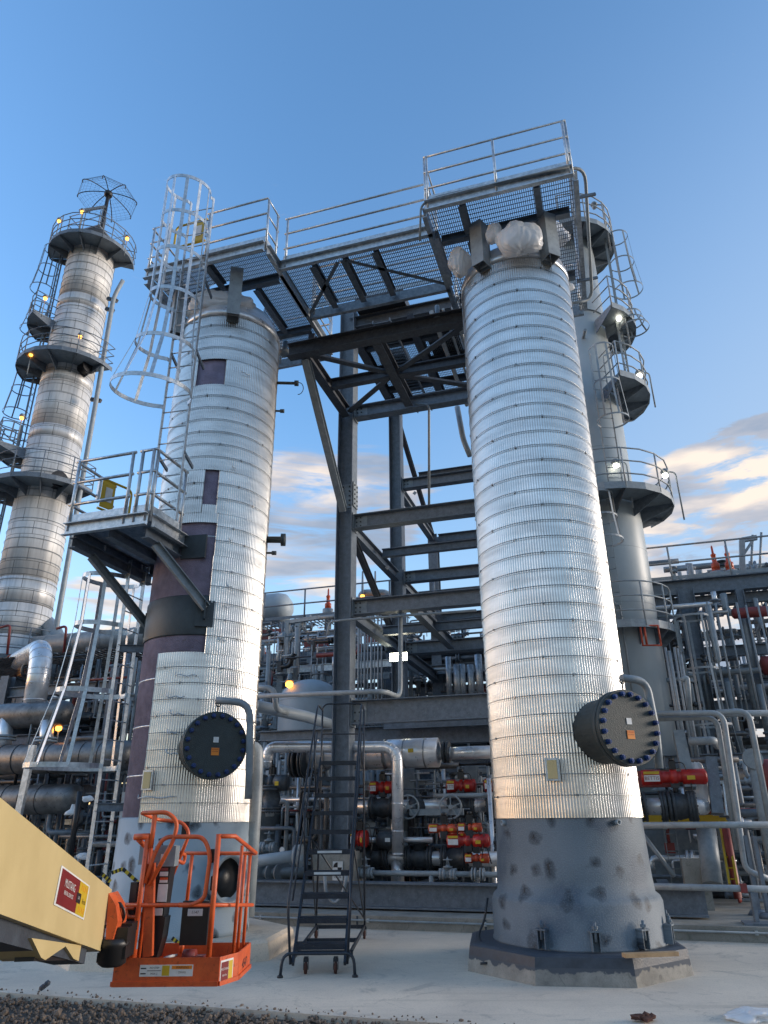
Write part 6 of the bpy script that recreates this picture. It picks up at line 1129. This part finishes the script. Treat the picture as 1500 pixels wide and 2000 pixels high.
for x, lb in ((800, 'broad grey steel upright right of the silver elbow pipe'), (920, 'grey steel upright next to the right tower behind the valves')): g = MB(); p_ = at(x, 1490, 1.9); g.hb(V3((p_.x, p_.y, .6)), p_, .26, .26, .02, up=W); tag(g.build('steel_upright', M['mgrey']), lb, 'column')
for y, v, lb in ((1440, 2.6, 'grey deck beam above the silver vessel'), (1495, 3.6, 'dark rear beam behind the valve skid')): a_, b_ = at(690, y, v), at(985, y, v); b_.z = a_.z; g = MB(); g.hb(a_, b_, .3, .45, .02); tag(g.build('deck_beam', M['steel']), lb, 'beam')
# backing racks lower down so that the skid stands in front of dense plant
rack('low rear pipe rack behind the valve skid', 'low rear rack', -9.0, 12, 4.6, 7.6, [1.3, 2.3, 3.4], pipes=7, mm=['dark', 'steel', 'mgrey', 'dark', 'dpipe'], rad=(.06, .16), bay=4.2, colw=.25)
rack('farthest pipe rack at ground level closing the view', 'farthest rack', -30, 30, 17, 21, [1.4, 2.8, 4.3], pipes=8, mm=['dark', 'dpipe', 'steel', 'mgrey'], bay=6, rad=(.1, .3))
# right rack
rack('tall grey pipe rack at the right edge of the picture', 'right rack', 7.2, 19, 7.6, 12.4, [3.5, 5.0, 6.5, 8.0], pipes=3, bay=3.9)
guard('railing on top of the right rack', L(6.0, 7.5), L(19, 7.5), 8.2, 'grey'); guard('second railing along the back of the right rack top', L(6.0, 12.4), L(19, 12.4), 8.2)
g = MB(); g.hb(L(6.0, 7.4, 7.9), L(19, 7.4, 7.9), .3, .45, .03); tag(g.build('edge_girder', M['steel']), 'heavy girder along the top front of the right rack', 'beam')
g = grating([L(6, 7.6), L(19, 7.6), L(19, 12.3), L(6, 12.3)], 8.14, W, U, pitch=.3, cross=.6, th=.12); tag(g.build('rack_top_floor', M['steel']), 'slatted dark floor on top of the right rack', 'grating')
clutter('on top of the right rack', 1290, 1500, 1095, 1135, 8.0, 11.5, 18, mm=['grey', 'grey', 'mgrey', 'steel'], r=(.05, .12), vert=.5)
clutter('inside the right rack', 1290, 1500, 1180, 1500, 5.0, 9.0, 34)
clutter('low behind the tall pale pipes', 1340, 1500, 1480, 1720, 1.2, 4.5, 30, mm=['dark', 'steel', 'mgrey', 'grey', 'redpipe', 'dpipe'])
risers('inside the right rack', 1380, 1495, 1170, 1400, 5.5, 7, 'grey', .022); risers('at the right edge on the rack front', 1300, 1330, 1270, 1480, 3.5, 5, 'grey', .03)
for k, (x, y) in enumerate(((1470, 1045), (1487, 1040))): g = MB(); g.tube([at(x-4, y+90, 9), at(x, y, 9)], .04, 6); tag(g.build('vent_mast', M['grey']), ('left of two thin vent masts on the right rack', 'right of two thin vent masts on the right rack')[k], 'mast')
g = MB(); a_, b_, c2_ = at(1450, 1130, 9), at(1449, 1055, 9), at(1478, 1050, 9); g.obox(a_, b_, .16, .16, up=U); g.obox(b_, c2_, .14, .14); g.obox(at(1451, 1085, 9), at(1470, 1056, 9), .08, .08); tag(g.build('jib_crane', M['grey']), 'pale jib post standing on top of the right rack', 'jib')
pipe('process_pipe', 'bent pale pipe on the front of the right rack', [at(1412, 1160, 7.0), at(1418, 1195, 7.0), at(1448, 1200, 7.0), at(1470, 1310, 7.0)], .1, M['grey'], .35)
g = MB(); g.obox(at(1325, 1205, 7.6), at(1305, 1275, 7.6), .5, .2, up=U); tag(g.build('cable_ladder', M['dark']), 'dark slanted cable ladder beneath the right rack', 'cable tray')
for (x, y, w_, h_, lb) in ((1480, 1195, 1.3, .3, 'dull red beam guard inside the right rack'), (1498, 1300, .3, .5, 'red valve at the right picture edge'), (1500, 1515, .35, .6, 'dark red equipment at the right picture edge above the barrier')): g = MB(); p_ = at(x, y, 6.5 if y < 1400 else 1.5); g.lathe(p_-U*w_/2, U, [(h_*.3, 0), (h_*.5, .05), (h_*.5, w_-.05), (h_*.3, w_)], 12); tag(g.build('red_fitting', M['redpipe']), lb, 'fitting')
for x0, x1, y0, y1, v_, w_, lb in ((1347, 1382, 1150, 1400, 6.8, .42, 'broad blue-grey steel upright under the right rack'), (1452, 1500, 1150, 1420, 7.0, .2, 'thinner steel upright at the right under the right rack')):
    g = MB(); b_ = at(x1, y1, v_); a_ = at(x0, y0, v_); g.hb(V3((b_.x, b_.y, .2)), V3((b_.x, b_.y, a_.z)), w_, w_, .02, up=U); tag(g.build('steel_upright', M['steel']), lb, 'column')
# left side
def vessel(name, label, x0, x1, y, v, r, mat, seams=True):
    a = at(x0, y, v); u0_ = (a-O).dot(U); p1_ = at(x1, y, v); u1_ = (p1_-O).dot(U); z = p1_.z; t = thing(name, label, 'vessel', L(u0_, v, z-r)); g = MB(); g.lathe(L(u0_, v, z), U, [(r, 0), (r, u1_-u0_-.3), (r*.9, u1_-u0_-.12), (r*.6, u1_-u0_-.03), (.02, u1_-u0_)], 32); g.build('vessel_shell', M[mat], t)
    if seams: g = MB(); [g.lathe(L(u0_+k*.5, v, z), U, [(r+.001, 0), (r+.01, .005), (r+.01, .02), (r+.001, .025)], 32) for k in range(1, int((u1_-u0_-.3)/.5))]; g.build('bands', M['dark'], t)
    return t, z
vessel('exchanger', 'upper dark horizontal exchanger shell at the left edge', -250, 138, 1392, 1.2, .33, 'dpipe', False); vessel('exchanger', 'middle dark horizontal exchanger shell passing behind the ladder cage', -250, 262, 1475, .9, .36, 'dpipe'); vessel('exchanger', 'lowest brown horizontal exchanger at the left edge', -250, 158, 1560, .9, .34, 'dpipe')
pipe('insulated_pipe', 'silver elbow pipe rising from the upper dark exchanger', [at(66, 1385, 1.4), at(84, 1266, 1.4), at(36, 1290, 4.5)], .29, S, .8, n=22, seams=.45)
pipe('overhead_pipe', 'broad grey overhead pipe running from the far left tower behind the left tower', [at(70, 1262, 6.5), at(350, 1238, 6.5)], .36, M['mgrey'], n=22, seams=1.2)
pipe('overhead_pipe', 'thick grey elbow on the right flank of the far left tower', [at(85, 1215, 8), at(103, 1235, 7.5), at(112, 1262, 6.6)], .36, M['mgrey'], .5, n=18)
for k, (x, y0, y1) in enumerate(((8, 1400, 1470), (88, 1408, 1470))): t = thing('nozzle_stack', ('left', 'right')[k]+' silver nozzle stack joining the upper and middle exchangers', 'pipe', at(x, y1, 1.0)); g = MB(); g.tube([at(x+5, y0, 1.05), at(x, y1, 1.05)], .17, 14); g.build('pipe_barrel', S, t); g = MB(); c_ = at(x+2, (y0+y1)/2+6, 1.05); flange(g, c_, Z, .27, .05); g.build('flanges', M['tank'], t)
hp('rusty brown pipe low at the left edge', -50, 170, 1515, 2.2, .12, M['dpipe']); hp('pale blue pipe passing behind the lower cage to the left tower', 200, 260, 1468, 2.0, .16, M['grey'])
p_ = at(40, 1600, -1.0); g = MB(); g.ch(V3((p_.x-.15, p_.y, .0)), at(62, 1455, -1.0), .08, .16, .012, up=U); tag(g.build('steel_channel', M['galv']), 'leaning galvanised channel post rising behind the beige boom', 'post')
rack('dark pipe rack behind the exchangers at the left edge', 'left rack', -20, -8.2, 3.2, 7.0, [1.6, 3.0, 4.4, 5.8], pipes=6, mm=['dark', 'dpipe', 'steel', 'dark', 'mgrey'], bay=4)
g = grating([L(-20, 3.2), L(-6.4, 3.2), L(-6.4, 7), L(-20, 7)], 6.4, W, U, pitch=.2, cross=.5, th=.1); tag(g.build('rack_roof', M['dark']), 'dark slatted canopy over the left rack', 'canopy')
clutter('around the exchangers at the left', 0, 250, 1470, 1720, .5, 3.2, 38, mm=['dark', 'dpipe', 'steel', 'mgrey', 'dark'], r=(.03, .08)); clutter('above the exchangers at the left', 90, 290, 1280, 1460, 2.0, 6.0, 28, mm=['dark', 'steel', 'mgrey', 'grey', 'redpipe'], r=(.025, .08)); risers('between the lower cage and the left tower', 245, 285, 1300, 1560, 2.5, 5, 'mgrey', .03); risers('below the exchangers at the left', 20, 250, 1580, 1720, 1.5, 10, 'mgrey', .025)
t = thing('dish_lamp', 'unlit white dish lamp hanging left of the left tower', 'lamp', at(140, 1585, -.4)); g = MB(); g.lathe(at(140, 1592, -.4), Z, [(.16, 0), (.14, .06), (.05, .12), (.03, .22)], 16); g.build('shade', M['white'], t)
g = MB(); cp_ = at(152, 1575, -.6); g.tube([cp_+Z*.3, cp_-Z*1.0], .06, 8)
tag(g.build('chain_cover', M['black']), 'thick black chain hanging beside the left tower ladder', 'chain')
g = MB(); g.box(at(240, 1650, -1.6)+V3((0, .3, 0)), .5, .1, 1.9, (U, W, Z)); tag(g.build('panel', M['grey']), 'tall pale panel standing behind the foot of the lower ladder', 'panel')
for s_, (x, y) in enumerate(((160, 1560), (150, 1672))): wrap('tied_wrap', ('upper', 'lower')[s_]+' blue-white plastic tied round the black chain', at(x+12, y, -.7), .12, .06, .06, 3+s_)
# caution tape
t = thing('caution_tape', 'yellow and black caution tape strung round the left tower skirt', 'tape', V3((TL.x, TL.y-1, .5)))
for k, (x0, y0, x1, y1) in enumerate(((198, 1706, 216, 1722), (218, 1705, 240, 1697), (240, 1697, 272, 1726), (336, 1832, 356, 1848))):
    for j in range(6): a_, b_ = PD(x0+(x1-x0)*j/6, y0+(y1-y0)*j/6, 10.4), PD(x0+(x1-x0)*(j+1)/6, y0+(y1-y0)*(j+1)/6, 10.4); g = MB(); g.obox(a_, b_, .004, .045); g.build('tape_strip', M['yellow' if j % 2 else 'black'], t)
# lights and small things at the far right low
g = MB(); g.box(at(1390, 1482, .85), .09, .04, .06, (U, W, Z)); tag(g.build('indicator_lamp', M['cool']), 'tiny lit lamp under the bracket right of the right manway', 'lamp')
for o in list(bpy.data.objects):
    if '_o' in o: del o['_o']
